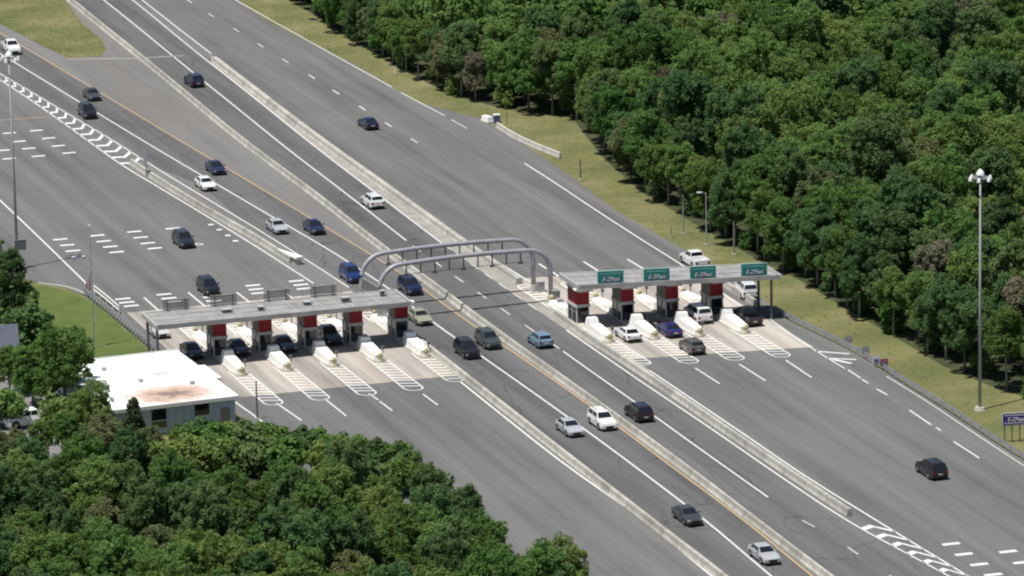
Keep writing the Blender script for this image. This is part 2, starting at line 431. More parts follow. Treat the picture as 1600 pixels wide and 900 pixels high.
line(YEL, 0.2, 'yellow'); line(L_LANE, 0.24, 'white', 'lane_line'); line(L_EDGE[:8], 0.22, 'white')
line(L_PLAZA, 0.24, 'white')
line(R_LANE[:7], 0.24, 'white', 'lane_line')
dashes(path([(645, 384), (700, 424), (800, 494), (880, 549)], 4), 3.6, 9.5, 0.22, 'worn')
line([(880, 549), (891, 557), (990, 627), (1100, 706), (1200, 777)], 0.22, 'white', 'lane_line')
dashes(path([(1240, 806), (1297, 831 + 6), (1362, 873 + 8), (1460, 945)], 4), 3.0, 11.4, 0.2, 'worn', s0=2)
line(R_EDGE[:7], 0.22, 'white')
dashes(path([(693, 382), (744, 418), (804, 460), (850, 492)], 4), 3.5, 6.0, 0.2, 'worn')
line(R_EDGE[9:], 0.22, 'white')
line(R_PLAZA, 0.24, 'white')
line([(222, 0), (278, 44), (330, 84)], 0.3, 'worn')
for a, b in [((842, 412), (854, 420)), ((863, 425), (873, 432)), ((912, 409), (934, 423)), ((980, 405), (1005, 420))]:
    line([a, b], 0.3, 'white', 'lane_dash')
# right carriageway: lane dashes and edge line
for x, y in [(296, 2), (330, 24), (369, 47), (407, 71), (446, 95), (487, 120), (525, 144), (566, 169), (607, 195), (647, 220)]:
    c = at(x, y); d = az(-71.1) * 1.7
    obj('lane_dash', ribbon_mb([c - d, c + d], 0.24, ZM), M['white' if 470 < x < 620 else 'worn'], road)
line([(330, -22), (412, 25), (500, 74), (612, 136)], 0.2, 'white'); line([(627, 145), (695, 181)], 0.2, 'white'); line([(705, 187), (730, 201)], 0.2, 'worn')
line([(819, 255), (860, 281), (917, 319), (1000, 373), (1062, 412), (1110, 445), (1160, 480)], 0.24, 'white')
# left approach: edge line and a thin yellow line across
line([(-60, 256), (0, 313), (60, 370), (142, 450)], 0.26, 'white')
line([(-40, 191), (0, 188), (80, 182)], 0.25, 'yellow', 'cross_line')
# plaza exits
line([(720, 597), (800, 661), (870, 716), (1010, 817), (1112, 900), (1240, 1005)], 0.26, 'white')
line([(1015, 579), (1157, 675), (1260, 745), (1369, 813), (1512, 900), (1660, 990)], 0.24, 'white')
line([(367, 628), (405, 655), (450, 690), (560, 765)], 0.24, 'white')
for a, b in [((432, 630), (471, 657)), ((507, 623), (541, 650)), ((576, 615), (591, 625)), ((593, 627), (613, 642)), ((661, 616), (684, 633)),
             ((1086, 575), (1125, 600)), ((1155, 569), (1196, 595)), ((1228, 563), (1268, 590)),
             ((1325, 578), (1345, 591)), ((1347, 593), (1357, 599)), ((1370, 608), (1386, 617)), ((1421, 641), (1455, 664)), ((1463, 668), (1470, 673)), ((1490, 690), (1530, 716))]:
    line([a, b], 0.22, 'white', 'lane_dash')
line([(1202, 498), (1262, 540), (1300, 564), (1320, 576)], 0.2, 'white')
line([(1385, 588), (1440, 622), (1530, 682), (1600, 728)], 0.18, 'worn')
# upstream stubs in front of the left canopy
for a, b in [((225, 465), (252, 489)), ((294, 457), (322, 480)), ((370, 457), (392, 474)), ((447, 458), (462, 470))]:
    line([a, b], 0.26, 'white', 'lane_dash')
# transverse bars
BARS = [(15, 208), (30, 221), (57, 204), (76, 216), (5, 235), (45, 232), (91, 228), (14, 248), (60, 244), (108, 239),
        (94, 374), (105, 383), (114, 392), (123, 401), (152, 368), (162, 377), (172, 385.5), (182, 394), (210, 362), (220, 371), (231, 380), (242, 388),
        (270, 357), (281, 366), (291, 374), (301, 382), (192, 467), (198, 472.5), (205, 478), (256, 460), (264, 466), (272, 472),
        (395, 446), (400, 452), (404, 458), (463, 439), (470, 445), (475, 451), (329, 464), (334, 470),
        (1506, 866), (1530, 882), (1552, 898), (1575, 862), (1597, 879), (1620, 894), (1640, 858), (1486, 850)]
for x, y in BARS:
    c = at(x, y); d = az(17) * 1.0
    obj('rumble_bar', ribbon_mb([c - d, c + d], 0.8, ZM), M['white'], road)
for x, y in [(329.5, 351), (342.5, 359), (356, 368), (368, 376.5), (313, 382)]:
    c = at(x, y); d = az(17) * 0.38
    obj('rumble_bar', ribbon_mb([c - d, c + d], 0.8, ZM), M['white'], road)

def chevrons(A, B, n, flip=1, w=1.15, skew=2.4):
    """V shaped stripes between two lines"""
    _, pa, la = cut(path(A, 4), 10); _, pb, lb = cut(path(B, 4), 10)
    for k in range(n):
        s = (k + 0.5) / n
        a, b = pa(s * la), pb(s * lb); d = (pa(min(1, s + .02) * la) - pa(max(0, s - .02) * la)).normalized()
        a2 = a + d * (skew * 0.2 * flip); mid = a.lerp(b, 0.5) + d * (skew * 0.75 * flip); b2 = b - d * (skew * .2 * flip)
        mb = MB(); h = d * w / 2
        for p, q in ((a2, mid), (mid, b2)):
            mb.poly([(v.x, v.y, ZM) for v in (p - h, q - h, q + h, p + h)])
        obj('chevron_stripe', mb, M['white'], road)
chevrons([(-40, 92), (0, 115), (100, 174), (185, 225), (224, 250)], [(-40, 102), (0, 125), (72, 173), (140, 222), (196, 261)], 19, 1)
chevrons([(1340, 822), (1400, 856), (1482, 900), (1560, 944)], [(1384, 822), (1440, 857), (1512, 900), (1590, 948)], 9, -1, 1.1)
line([(1302, 562), (1330, 568)], 0.55, 'white', 'hatch_stripe'); line([(1274, 549), (1328, 553)], 0.45, 'white', 'hatch_stripe')
line([(1292, 560), (1338, 562)], 0.45, 'white', 'hatch_stripe')

# ------------------------------------------------------------------ concrete barriers
def profile_sweep(P3, prof):
    """sweep a profile (offset, z) along three points"""
    N = normals(P3); mb = MB(); n = len(prof)
    for p, nn in zip(P3, N):
        for o, z in prof:
            q = p + nn * o; mb.v.append((q.x, q.y, z))
    for i in range(len(P3) - 1):
        for k in range(n - 1):
            a = i * n + k; mb.f.append([a, a + 1, a + n + 1, a + n]); mb.m.append(0)
    mb.f.append(list(range(n))); mb.m.append(0); mb.f.append([(len(P3) - 1) * n + k for k in range(n)][::-1]); mb.m.append(0)
    return mb

def barrier(px, base, top, h, label, seg=6.0, mat='barrier', name='concrete_barrier', cat='barrier', group=None):
    P = path(px, 2.5); pieces, _, _ = cut(P, seg, 0.10)
    t = thing(name, label, cat, P[len(P) // 2], group=group)
    L = P[len(P) // 2]
    prof = [(base / 2, 0), (base / 2, 0.08), (base / 2 - (base - top) * .32, 0.32 * h / .81), (top / 2, h), (-top / 2, h), (-base / 2 + (base - top) * .32, 0.32 * h / .81), (-base / 2, 0.08), (-base / 2, 0)]
    for q in pieces:
        obj('barrier_segment', profile_sweep([p - L for p in q], prof), M[mat], t)
    return t

barrier(C_BAR, 0.85, 0.30, 0.85, 'long pale concrete barrier dividing the two express carriageways')
barrier([(205, 257), (255, 290), (330, 336), (400, 376), (455, 411)], 0.7, 0.35, 0.85, 'concrete barrier at the hatched gore left of the express lanes')
L_BAR = [(640, 526), (675, 553), (720, 588), (800, 651), (870, 706), (960, 776), (1045, 842), (1128, 906), (1250, 1008)]
barrier(L_BAR, 0.85, 0.4, 0.85, 'concrete barrier between the left toll plaza exit and the express lanes')
barrier([(335, 96), (400, 146), (500, 222), (600, 294), (700, 366), (760, 408), (812, 444)], 1.15, 0.7, 0.8, 'concrete barrier along the far right express lane, beyond the arch gantry')
R_BAR = [(868, 494), (930, 538), (985, 574), (1050, 618), (1150, 687), (1250, 755), (1328, 807)]
barrier(R_BAR, 0.85, 0.42, 0.85, 'concrete barrier between the right toll plaza exit and the express lanes')
barrier([(777, 199), (800, 214), (840, 233), (876, 247)], 0.5, 0.3, 0.8, 'short white concrete barrier on the verge beside the wood', 5, 'island')
barrier([(1130, 447), (1150, 460), (1186, 482)], 0.55, 0.35, 0.9, 'short grey barrier at the outer lane of the right toll plaza', 4)
# flat concrete islands behind the barriers
band('median_strip', [(330, 86), (400, 140), (500, 216), (600, 288), (700, 360), (760, 402), (830, 446), (868, 478)],
     [(330, 100), (400, 155), (487, 225), (590, 304), (690, 380), (744, 418), (804, 460), (868, 504)], ZE + 0.003, M['median'])
band('median_strip', [(200, 255), (235, 262), (400, 361), (480, 411), (560, 459), (640, 517)], [(200, 262), (240, 287), (330, 340), (400, 383), (490, 441), (585, 500), (640, 540)], ZE + 0.003, M['shoulder'])
band('median_strip', [(868, 478), (930, 521), (1015, 578)], [(868, 504), (930, 543), (1015, 584)], ZE + 0.0045, M['median'])

# ------------------------------------------------------------------ toll plazas
NL = [at(380 + 71.8 * i, 588 - 7.25 * i) for i in range(5)]
NR = [at(955 + 70.6 * i, 536 - 4.7 * i) for i in range(4)]
VL, VR = -71.8, -71.2                       # downstream direction of each plaza
UL = (NL[4] - NL[0]).normalized(); UR = (NR[3] - NR[0]).normalized()

def slab(A, B, v, down, up, nm):
    V = az(v); P = [A + V * down, B + V * down, B - V * up, A - V * up]
    mb = MB(); mb.poly([(p.x, p.y, ZE + 0.006) for p in reversed(P)])
    return obj(nm, mb, M['slab'], road)
slab(NL[0] - UL * 5.2, NL[4] + UL * 1.3, VL, 9.6, 37, 'toll_slab')
slab(NR[0] - UR * 1.0, NR[3] + UR * 5.2, VR, 8.6, 37, 'toll_slab')

def tongue(n, v, s, length, wid, mat_end):
    """hatched paint tongue beyond an island nose; s = +1 downstream, -1 upstream"""
    V = az(v) * s; X = Vector((-az(v).y, az(v).x, 0))
    if X.x < 0: X = -X
    a, b = n + X * (wid / 2 - .1), n - X * (wid / 2 - .1)
    start = -3.0
    pts = [a + V * start]
    pts += [n + X * (wid / 2) + V * (length - 1.3)]
    for k in range(1, 6):
        c = math.pi * k / 6; pts.append(n + X * (wid / 2 * math.cos(c)) + V * (length - 1.3 + 1.3 * math.sin(c)))
    pts += [n - X * (wid / 2) + V * (length - 1.3), b + V * start]
    obj('hatch_outline', ribbon_mb(pts, 0.2, ZM), M['white' if s > 0 else 'cream'], road)
    k = 1.0
    while k < length - 0.9:
        g = az(v + 90 - 21) if s > 0 else az(v + 90 - 10)
        if g.x < 0: g = -g
        c = n + V * k; q = (wid / 2 - 0.06) / max(0.3, abs(g.dot(X)))
        # the last stripes stay inside the rounded end
        if k > length - 2.2: q *= 0.8
        obj('hatch_stripe', ribbon_mb([c - g * q, c + g * q], 0.34, ZM + 0.003), M['cream' if k < 9 or s < 0 else 'white'], road); k += 1.42

for i, n in enumerate(NL):
    tongue(n, VL, 1, 14.6 if i < 4 else 12.5, 2.3, 'white'); tongue(n - az(VL) * 22.5, VL, -1, 11.0, 2.1, 'cream')
for i, n in enumerate(NR):
    tongue(n, VR, 1, 12.6 if i else 12.0, 2.3, 'white'); tongue(n - az(VR) * 22.5, VR, -1, 11.0, 2.1, 'cream')

def island_parts(t):
    """local x runs downstream, the nose is at x = 0"""
    def outline(w, x0, x1):
        o = [(x0 + 1.6, -w / 2), (x1 - 1.8, -w / 2), (x1 - .7, -w * .38), (x1, -w * .12), (x1, w * .12), (x1 - .7, w * .38), (x1 - 1.8, w / 2), (x0 + 1.6, w / 2), (x0 + .5, w * .36), (x0, w * .1), (x0, -w * .1), (x0 + .5, -w * .36)]
        return o
    k = MB(); k.prism(outline(2.0, -22.5, 0), 0, 0.22); obj('kerb_base', k, M['island'], t)
    for s, x in ((1, -6.9), (-1, -15.6)):
        b = MB()
        bt = [(-.85, -.82, .22), (.95, -.82, .22), (.95, .82, .22), (-.85, .82, .22)]; ht = 1.7 if s > 0 else 1.15; tp = [(-.5, -.6, ht), (.42, -.6, ht), (.42, .6, ht), (-.5, .6, ht)]
        b.hexa([(x + s * p[0], s * p[1], p[2]) for p in bt], [(x + s * p[0], s * p[1], p[2]) for p in tp])
        obj('crash_block', b, M['white_conc'], t)
        q = MB()
        for (xa, xb, wa, wb, ha, hb) in (((.97, 3.4, .84, .82, 1.12, 1.0), (3.4, 6.2, .82, .58, 1.0, .85)) if s > 0 else ((.97, 3.4, .80, .78, .8, .7), (3.4, 6.2, .78, .55, .7, .6))):
            bot = [(xa, -wa, .22), (xb, -wb, .22), (xb, wb, .22), (xa, wa, .22)]; top = [(xa, -wa * .86, ha), (xb, -wb * .86, hb), (xb, wb * .86, hb), (xa, wa * .86, ha)]
            q.hexa([(x + s * p[0], s * p[1], p[2]) for p in bot], [(x + s * p[0], s * p[1], p[2]) for p in top])
        obj('ramp_wall', q, M['white_conc'], t)
        e = MB(); ex = x + s * 6.55
        e.prism([(ex + .24 * math.cos(a * math.pi / 5), .24 * math.sin(a * math.pi / 5)) for a in range(10)], .22, 1.15); obj('marker_post', e, M['hazard'], t)
        e = MB(); e.box(ex - .26, ex + .26, -.27, .27, .62, .82); obj('marker_band', e, M['hazard_dark'], t)
        e = MB(); e.tube([(ex - s * .9, .62, .22), (ex - s * .9, .62, 1.5)], .07, 6); e.box(ex - s * .9 - .16, ex - s * .9 + .16, .46, .78, 1.35, 1.75); obj('lane_signal', e, M['steel_dark'], t)

isl_L = ['toll island nearest the white-roofed building', 'second toll island from the white-roofed building', 'middle toll island of the left plaza', 'second toll island from the express lanes, left plaza', 'left-plaza toll island beside the express lanes barrier']
isl_R = ['right-plaza toll island beside the express lanes barrier', 'right-plaza island right of the white sedan', 'right-plaza toll island behind the grey hatchback', 'right-plaza toll island nearest the woods']
for i, n in enumerate(NL):
    t = thing('toll_island', 'white crash block and kerb of the ' + isl_L[i], 'toll island', n, math.radians(VL), 'toll islands'); island_parts(t)
for i, n in enumerate(NR):
    t = thing('toll_island', 'white crash block and kerb of the ' + isl_R[i], 'toll island', n, math.radians(VR), 'toll islands'); island_parts(t)

def booth_parts(t, red_side=False):
    """front face at x = 0 looking downstream"""
    W, Lb = 0.86, 3.3
    b = MB(); b.box(-Lb, 0, -W, W, .22, 1.15); obj('base_wall', b, M['booth_dark'], t)
    g = MB(); g.box(-Lb + .06, -.06, -W + .06, W - .06, 1.15, 2.25); obj('window_glass', g, M['glass'], t)
    for x in (-Lb + .07, -Lb / 2, -.07):
        for y in (-W + .06, W - .06):
            p = MB(); p.box(x - .075, x + .075, y - .075, y + .075, .225, 2.25); obj('mullion', p, M['booth_white'], t)
    l = MB(); l.box(-Lb - .1, .10, -W - .1, W + .1, 2.25, 2.62); obj('ledge', l, M['booth_white'], t)
    s = MB(); s.box(-Lb, 0, -W, W, 2.62, 4.5); obj('upper_wall', s, M['booth_grey'], t)
    r = MB(); r.box(.003, .07, -W + .02, W - .02, 2.66, 4.46); obj('red_panel', r, M['red'], t)
    if red_side:
        r = MB(); r.box(-Lb + .2, -.05, -W - .06, -W - .003, 2.66, 4.46); obj('red_panel', r, M['red'], t)
    r = MB(); r.box(-Lb - .15, 1.2, -W - .1, W + .1, 4.5, 4.68); r.box(1.5, 2.5, -W - 1.0, W + .15, 5.06, 5.24); r.box(1.1, 1.2, -W - .1, W + .1, 4.5, 5.06); r.box(1.1, 1.5, -W - .1, W + .1, 5.06, 5.16); obj('roof_lip', r, M['white_conc'], t)

bl = ['nearest the white-roofed building', 'second from the white-roofed building', 'in the middle of the left plaza', 'second from the express lanes in the left plaza', 'next to the express lanes in the left plaza']
br = ['next to the express lanes in the right plaza', 'beside the lane of the white car, right plaza', 'beside the white van, right plaza', 'nearest the woods']
for i, n in enumerate(NL):
    t = thing('toll_booth', 'tall toll booth with red front panel, ' + bl[i], 'toll booth', n - az(VL) * 10.4, math.radians(VL), 'toll booths'); booth_parts(t)
for i, n in enumerate(NR):
    t = thing('toll_booth', 'tall toll booth with red front panel, ' + br[i], 'toll booth', n - az(VR) * 10.3, math.radians(VR), 'toll booths'); booth_parts(t, i == 0)

def canopy(A, B, v, depth, z0, z1, label, posts, name='toll_canopy'):
    """A, B: front lower corners"""
    t = thing(name, label, 'canopy', Vector((A.x, A.y, 0)))
    o = Vector((A.x, A.y, 0)); V = az(v)
    def q(a, b): # fraction along, metres back
        p = A.lerp(B, a) - V * b - o; return (p.x, p.y)
    def pr(ps, za, zb, nm, mat):
        m_ = MB(); m_.hexa([p + (za,) for p in ps], [p + (zb,) for p in ps]); return obj(nm, m_, mat, t)
    pr([q(0.004, .2), q(.996, .2), q(.996, depth - .2), q(0.004, depth - .2)], z0, z1 - .10, 'roof_slab', M['canopy'])
    e = .25 / (B - A).length
    pr([q(0, 0), q(1, 0), q(1, .2), q(0, .2)], z0 - .05, z1 - .02, 'fascia', M['canopy'])
    pr([q(0, depth - .2), q(1, depth - .2), q(1, depth), q(0, depth)], z0 - .05, z1, 'fascia', M['canopy_edge'])
    pr([q(-e, 0), q(0, 0), q(0, depth), q(-e, depth)], z0 - .05, z1, 'fascia', M['canopy_edge'])
    pr([q(1, 0), q(1 + e, 0), q(1 + e, depth), q(1, depth)], z0 - .05, z1, 'fascia', M['canopy_edge'])
    n = 9                                               # roofing seams
    for k in range(1, n):
        a = k / n; w_ = .05 / (B - A).length
        pr([q(a - w_, .2), q(a + w_, .2), q(a + w_, depth - .2), q(a - w_, depth - .2)], z1 - .1, z1 - .06, 'roof_seam', M['canopy_edge'])
    for b in (depth * .36, depth * .68):
        pr([q(.004, b), q(.996, b), q(.996, b + .12), q(.004, b + .12)], z1 - .1, z1 - .05, 'roof_seam', M['canopy'])
    for a, b in posts:
        p = q(a, b); m_ = MB(); m_.tube([(p[0], p[1], 0), (p[0], p[1], z0)], .16, 8); obj('post', m_, M['steel_dark'], t)
    return t, o, q

ZC0, ZC1 = 5.4, 5.95
AL, BL = at(247, 515, ZC0), at(641, 478, ZC0)
can_l, oL, qL = canopy(AL, BL, VL, 7.1, ZC0, ZC1, 'long flat grey canopy over the left toll plaza', [(.005, 1.2), (.005, 5.8)])
AR, BR = at(906, 452, ZC0), at(1219, 436, ZC0)
can_r, oR, qR = canopy(AR, BR, VR, 7.2, ZC0, ZC1, 'flat grey canopy carrying teal signs over the right toll plaza', [(.97, 1.0), (.97, 5.4)])
# columns of the canopies stand on the islands behind the booths; lamps hang on the front edges
for can, ns, v in ((can_l, NL, VL), (can_r, NR, VR)):
    for n in ns:
        p = n - az(v) * 15.2 - can.location
        m_ = MB(); m_.tube([(p.x, p.y, .2), (p.x, p.y, ZC0)], .2, 8); obj('column', m_, M['booth_white'], can)
        X = az(v + 90)
        p = n - az(v) * 8.2 - X * 1.5 - can.location
        m_ = MB(); m_.box(p.x - .25, p.x + .25, p.y - .18, p.y + .18, ZC0 - .42, ZC0 - .1); m_.box(p.x - .05, p.x + .05, p.y - .05, p.y + .05, ZC0 - .12, ZC0 + .3)
        obj('lane_lamp', m_, M['lamp'], can)
# roof clutter on the left canopy
def roof_unit(i, a, b, sx, sy, h, lab):
    p = qL(a, b); t = thing('roof_unit', lab, 'roof unit', oL + Vector((p[0], p[1], ZC1 - .1)), math.radians(18), 'units on the left canopy roof')
    m_ = MB(); m_.box(-sx, sx, -sy, sy, 0, h); obj('housing', m_, M['steel_dark'], t)
    m_ = MB(); m_.box(-sx - .06, sx + .06, -sy - .06, sy + .06, h, h + .08); obj('lid', m_, M['canopy_edge'], t)
    m_ = MB(); m_.tube([(sx + .3, 0, 0), (sx + .3, 0, h * .7), (sx - .05, 0, h * .7)], .06, 6); obj('pipe', m_, M['steel'], t)
for i, (a, b, sx, sy, h) in enumerate([(.30, 3.6, .55, .4, .4), (.43, 3.0, .3, .4, .5), (.62, 3.6, .4, .4, .4), (.77, 3.2, .45, .4, .6), (.93, 4.4, .25, .25, .7)]):
    roof_unit(i, a, b, sx, sy, h, ['dark roof unit nearest the left end of the left canopy', 'second roof unit from the left end of the left canopy', 'roof unit in the middle of the left canopy', 'largest dark roof unit on the left canopy', 'narrow roof unit nearest the arch gantry on the left canopy'][i])

def text_mesh(s, size, bold=0.0, shear=0.0, extrude=0.008):
    c = bpy.data.curves.new('lettering', 'FONT'); c.body = s; c.size = size; c.offset = bold; c.shear = shear; c.extrude = extrude
    c.align_x = 'CENTER'; c.align_y = 'CENTER'; c.resolution_u = 3
    o = bpy.data.objects.new('lettering_tmp', c); COL.objects.link(o)
    dg = bpy.context.evaluated_depsgraph_get(); me = bpy.data.meshes.new_from_object(o.evaluated_get(dg))
    bpy.data.objects.remove(o); bpy.data.curves.remove(c)
    return me

def stand_text(me, z, y):
    """text upright in the local xz plane facing -y"""
    me.transform(Matrix.Translation((0, y, z)) @ Matrix.Rotation(math.radians(90), 4, 'X')); return me

# teal lane signs on the right canopy
white_txt = stand_text(text_mesh('E-ZPass', 0.70, 0.004, 0.35), .52, -.10)
shade_txt = stand_text(text_mesh('E-ZPass', 0.70, 0.04, 0.35), .48, -.085)
shade_txt.transform(Matrix.Translation((.06, 0, 0)))
sg_lab = ['teal lane sign on the right canopy, closest to the express lanes', 'second teal lane sign from the express lanes', 'third teal lane sign from the express lanes', 'teal lane sign on the right canopy closest to the woods']
urz = math.atan2((BR - AR).y, (BR - AR).x)
for i, (x, y) in enumerate([(953.5, 440), (1028, 440), (1099.5, 435), (1178, 429)]):
    a = ((at(x, y, ZC1) - AR).dot(BR - AR)) / (BR - AR).length_squared
    p = qR(a, .32)
    t = thing('lane_sign', sg_lab[i], 'sign', oR + Vector((p[0], p[1], ZC1 - .03)), urz, 'teal signs on the right canopy')
    m_ = MB(); m_.box(-1.68, 1.68, -.05, .05, .02, 1.62); obj('border_plate', m_, M['teal_edge'], t)
    m_ = MB(); m_.box(-1.60, 1.60, -.075, -.053, .10, 1.54); obj('face_panel', m_, M['teal'], t)
    o_ = obj('lettering_shadow', shade_txt, M['purple'], t); o_ = obj('lettering', white_txt, M['sign_white'], t)
    m_ = MB(); m_.box(-1.35, 1.35, -.084, -.077, 1.22, 1.30); obj('sign_rule', m_, M['teal_edge'], t)
    for sx in (-1.1, 1.1):
        m_ = MB(); m_.box(sx - .05, sx + .05, .055, .2, -.1, 1.5); m_.tube([(sx, .2, 1.3), (sx, 1.3, -.05)], .04, 5); obj('brace', m_, M['steel'], t)
# backs of the lane signs on the left canopy
sb_lab = ['dark sign back on the far edge of the left canopy, leftmost', 'second dark sign back from the left on the left canopy', 'third dark sign back from the left on the left canopy', 'dark sign back on the left canopy closest to the arch gantry']
urzL = math.atan2((BL - AL).y, (BL - AL).x)
for i, (x, y) in enumerate([(275, 482), (349, 475), (432, 467), (503, 459)]):
    a = ((at(x, y, ZC1) - AL).dot(BL - AL)) / (BL - AL).length_squared
    p = qL(a, 6.9)
    t = thing('sign_back', sb_lab[i], 'sign', oL + Vector((p[0], p[1], ZC1)), urzL, 'sign backs on the left canopy')
    for z in (.06, .27, .48, .69, .90, 1.11):
        m_ = MB(); m_.box(-1.7, 1.7, .03, .07, z, z + .12); obj('slat', m_, M['sign_rear'], t)
    m_ = MB(); m_.box(-1.74, 1.74, .0, .10, 1.28, 1.36); obj('top_bar', m_, M['canopy_edge'], t)
    for sx in (-1.15, 1.15):
        m_ = MB(); m_.box(sx - .07, sx + .07, -.12, -.003, 0, 1.42); obj('post', m_, M['steel_dark'], t)

# ------------------------------------------------------------------ arch gantry
def arch(px_l, px_r, z, label, hang):
    A, B = at(*px_l), at(*px_r); U = (B - A); L = U.length; rz = math.atan2(U.y, U.x)
    t = thing('arch_gantry', label, 'gantry', A, rz, 'arch gantry over the express lanes')
    R = 3.1; pts = [(0, 0, .3), (0, 0, z - R - 0.6)]
    for k in range(0, 9):
        c = math.pi / 2 * k / 8; pts.append((R * (1 - math.cos(c)), 0, z - R + R * math.sin(c)))
    n = 8
    for k in range(1, n): pts.append((R + (L - 2 * R) * k / n, 0, z + .22 * math.sin(math.pi * k / n)))
    for k in range(8, -1, -1):
        c = math.pi / 2 * k / 8; pts.append((L - R * (1 - math.cos(c)), 0, z - R + R * math.sin(c)))
    pts += [(L, 0, .3)]
    m_ = MB(); m_.tube(pts, .30, 10); obj('arch_tube', m_, M['steel'], t, smooth=True)
    for x in (0, L):
        m_ = MB(); m_.prism([(x + .6 * math.cos(a * math.pi / 4), .6 * math.sin(a * math.pi / 4)) for a in range(8)], 0, .9, sc=.8); obj('footing', m_, M['barrier'], t)
    x = R + .6; k = 0
    while x < L - R - .2:
        m_ = MB(); m_.box(x - .07, x + .07, -.07, .07, z - hang, z + .05); obj('hanger', m_, M['steel_dark'], t)
        if k % 2 == 0 and hang > 1.0:
            m_ = MB(); m_.box(x - .3, x + .3, -.2, .2, z - hang - .2, z - hang); obj('antenna', m_, M['steel_dark'], t)
        x += 1.95; k += 1
    m_ = MB(); m_.tube([(R + .6, 0, z - hang + .05), (L - R - .6, 0, z - hang + .05)], .035, 5); obj('cable_tray', m_, M['steel_dark'], t)
    return t
arch((566, 484), (834, 455), 7.15, 'far tube arch of the gantry spanning the express lanes', 1.45)
arch((594, 502), (861, 472), 7.15, 'near tube arch of the gantry spanning the express lanes', 1.45)
# equipment screen between the left legs and cabinets at the right legs
a, b = at(566, 484), at(594, 502)
t = thing('mesh_screen', 'grey mesh screen fixed between the left legs of the arch gantry', 'screen', a, math.atan2((b - a).y, (b - a).x))
Ls = (b - a).length
m_ = MB(); m_.box(.35, Ls - .35, -.03, .03, 2.75, 4.25); obj('screen_panel', m_, M['steel_dark'], t)
for z in (2.7, 4.25):
    m_ = MB(); m_.box(.3, Ls - .3, -.06, .06, z, z + .1); obj('screen_rail', m_, M['steel'], t)
for k in range(5):
    x = .45 + (Ls - .9) * k / 4; m_ = MB(); m_.box(x - .04, x + .04, .035, .09, 2.8, 4.25); obj('screen_bar', m_, M['steel'], t)
for i, (x, y, s, lab) in enumerate([(845, 456, 1.0, 'grey equipment cabinet at the right foot of the far gantry arch'), (868, 472, 1.15, 'grey equipment cabinet at the right foot of the near gantry arch'), (875, 480, .8, 'small grey equipment cabinet beside the right toll plaza corner')]):
    t = thing('equipment_cabinet', lab, 'cabinet', at(x, y), math.radians(18))
    m_ = MB(); m_.box(-.45 * s, .45 * s, -.3 * s, .3 * s, .12, 1.35 * s, ty=.02); obj('cabinet_body', m_, M['steel'], t)
    m_ = MB(); m_.box(-.5 * s, .5 * s, -.36 * s, .36 * s, 1.35 * s, 1.43 * s); obj('cabinet_lid', m_, M['canopy_edge'], t)
    m_ = MB(); m_.box(-.5 * s, .5 * s, -.35 * s, .35 * s, 0, .12); obj('plinth', m_, M['kerb'], t)
# pale wedge on the gore, upstream of the left canopy
t = thing('gore_wedge', 'pale triangular wedge on the gore wall left of the express lanes', 'wedge', at(464, 412), math.radians(-62))
m_ = MB(); m_.hexa([(-5.5, -.15, .85), (1, -.6, .85), (1, .6, .85), (-5.5, .15, .85)], [(-5.5, -.12, .9), (1, -.55, 1.15), (1, .55, 1.15), (-5.5, .12, .9)]); obj('wedge_cap', m_, M['white_conc'], t)
m_ = MB(); m_.box(-1, .8, -.3, .3, 0, .85); obj('wedge_foot', m_, M['barrier'], t)

# ------------------------------------------------------------------ guard rails and railings
def guard_rail(px, label, h=0.75, spacing=3.8, rails=((.52, .82),), name='guard_rail', pm='steel_dark', rm='steel', block=True):
    P = path(px, 2.0); o = P[0].copy(); t = thing(name, label, 'guard rail', o)
    pieces, pt, L = cut(P, spacing)
    for q in pieces:
        q = [p - o for p in q]
        for z0, z1 in rails:
            zm = (z0 + z1) / 2
            obj('rail', profile_sweep(q, [(.05, z0), (.11, (z0 + zm) / 2), (.05, zm), (.11, (z1 + zm) / 2), (.05, z1), (.02, z1), (.02, z0)]), M[rm], t)
    n = round(L / spacing)
    for k in range(n + 1):
        p = pt(k * L / n) - o; m_ = MB(); m_.box(p.x - .08, p.x + .08, p.y - .1, p.y + .1, -.06, max(z for _, z in rails) + .04); obj('post', m_, M[pm], t)
    return t
guard_rail([(1212, 489), (1235, 503), (1262, 516), (1300, 534), (1345, 558), (1402, 594), (1482, 644), (1546, 687), (1650, 752), (1800, 850)],
           'long grey guard rail along the right plaza exit below the woods', rails=((.38, .62), (.68, .95)), spacing=3.0, pm='steel')
guard_rail([(132, 462), (160, 484), (200, 517), (240, 551), (262, 567)], 'grey guard rail with close posts along the lawn by the left plaza', rails=((.4, .62), (.72, .98)), spacing=1.3, pm='steel')
P = path([(147, 459), (165, 473), (186, 491)], 2); o = P[0].copy(); _, pt, L = cut(P, 2)
t = thing('pipe_railing', 'pale yellow pipe railing at the corner of the lawn', 'railing', o)
for z in (.55, 1.1):
    m_ = MB(); m_.tube([(pt(L * k / 4) - o) + Vector((0, 0, z)) for k in range(5)], .07, 6); obj('pipe', m_, M['white_conc'], t)
for k in range(5):
    p = pt(L * k / 4) - o; m_ = MB(); m_.tube([(p.x, p.y, 0), (p.x, p.y, 1.1)], .07, 6); obj('upright', m_, M['white_conc'], t)
# kerb round the lawn
P = path([(60, 443), (100, 448), (140, 463), (160, 476), (200, 511), (238, 546), (290, 584)], 2)
pieces, _, _ = cut(P, 3.0, .02); kb = MB()
t = thing('lawn_kerb', 'pale concrete kerb around the green lawn', 'kerb', P[0])
for q in pieces:
    obj('kerb_stone', profile_sweep([p - P[0] for p in q], [(.15, -.05), (.15, .12), (.1, .15), (-.15, .15), (-.15, -.05)]), M['kerb'], t)

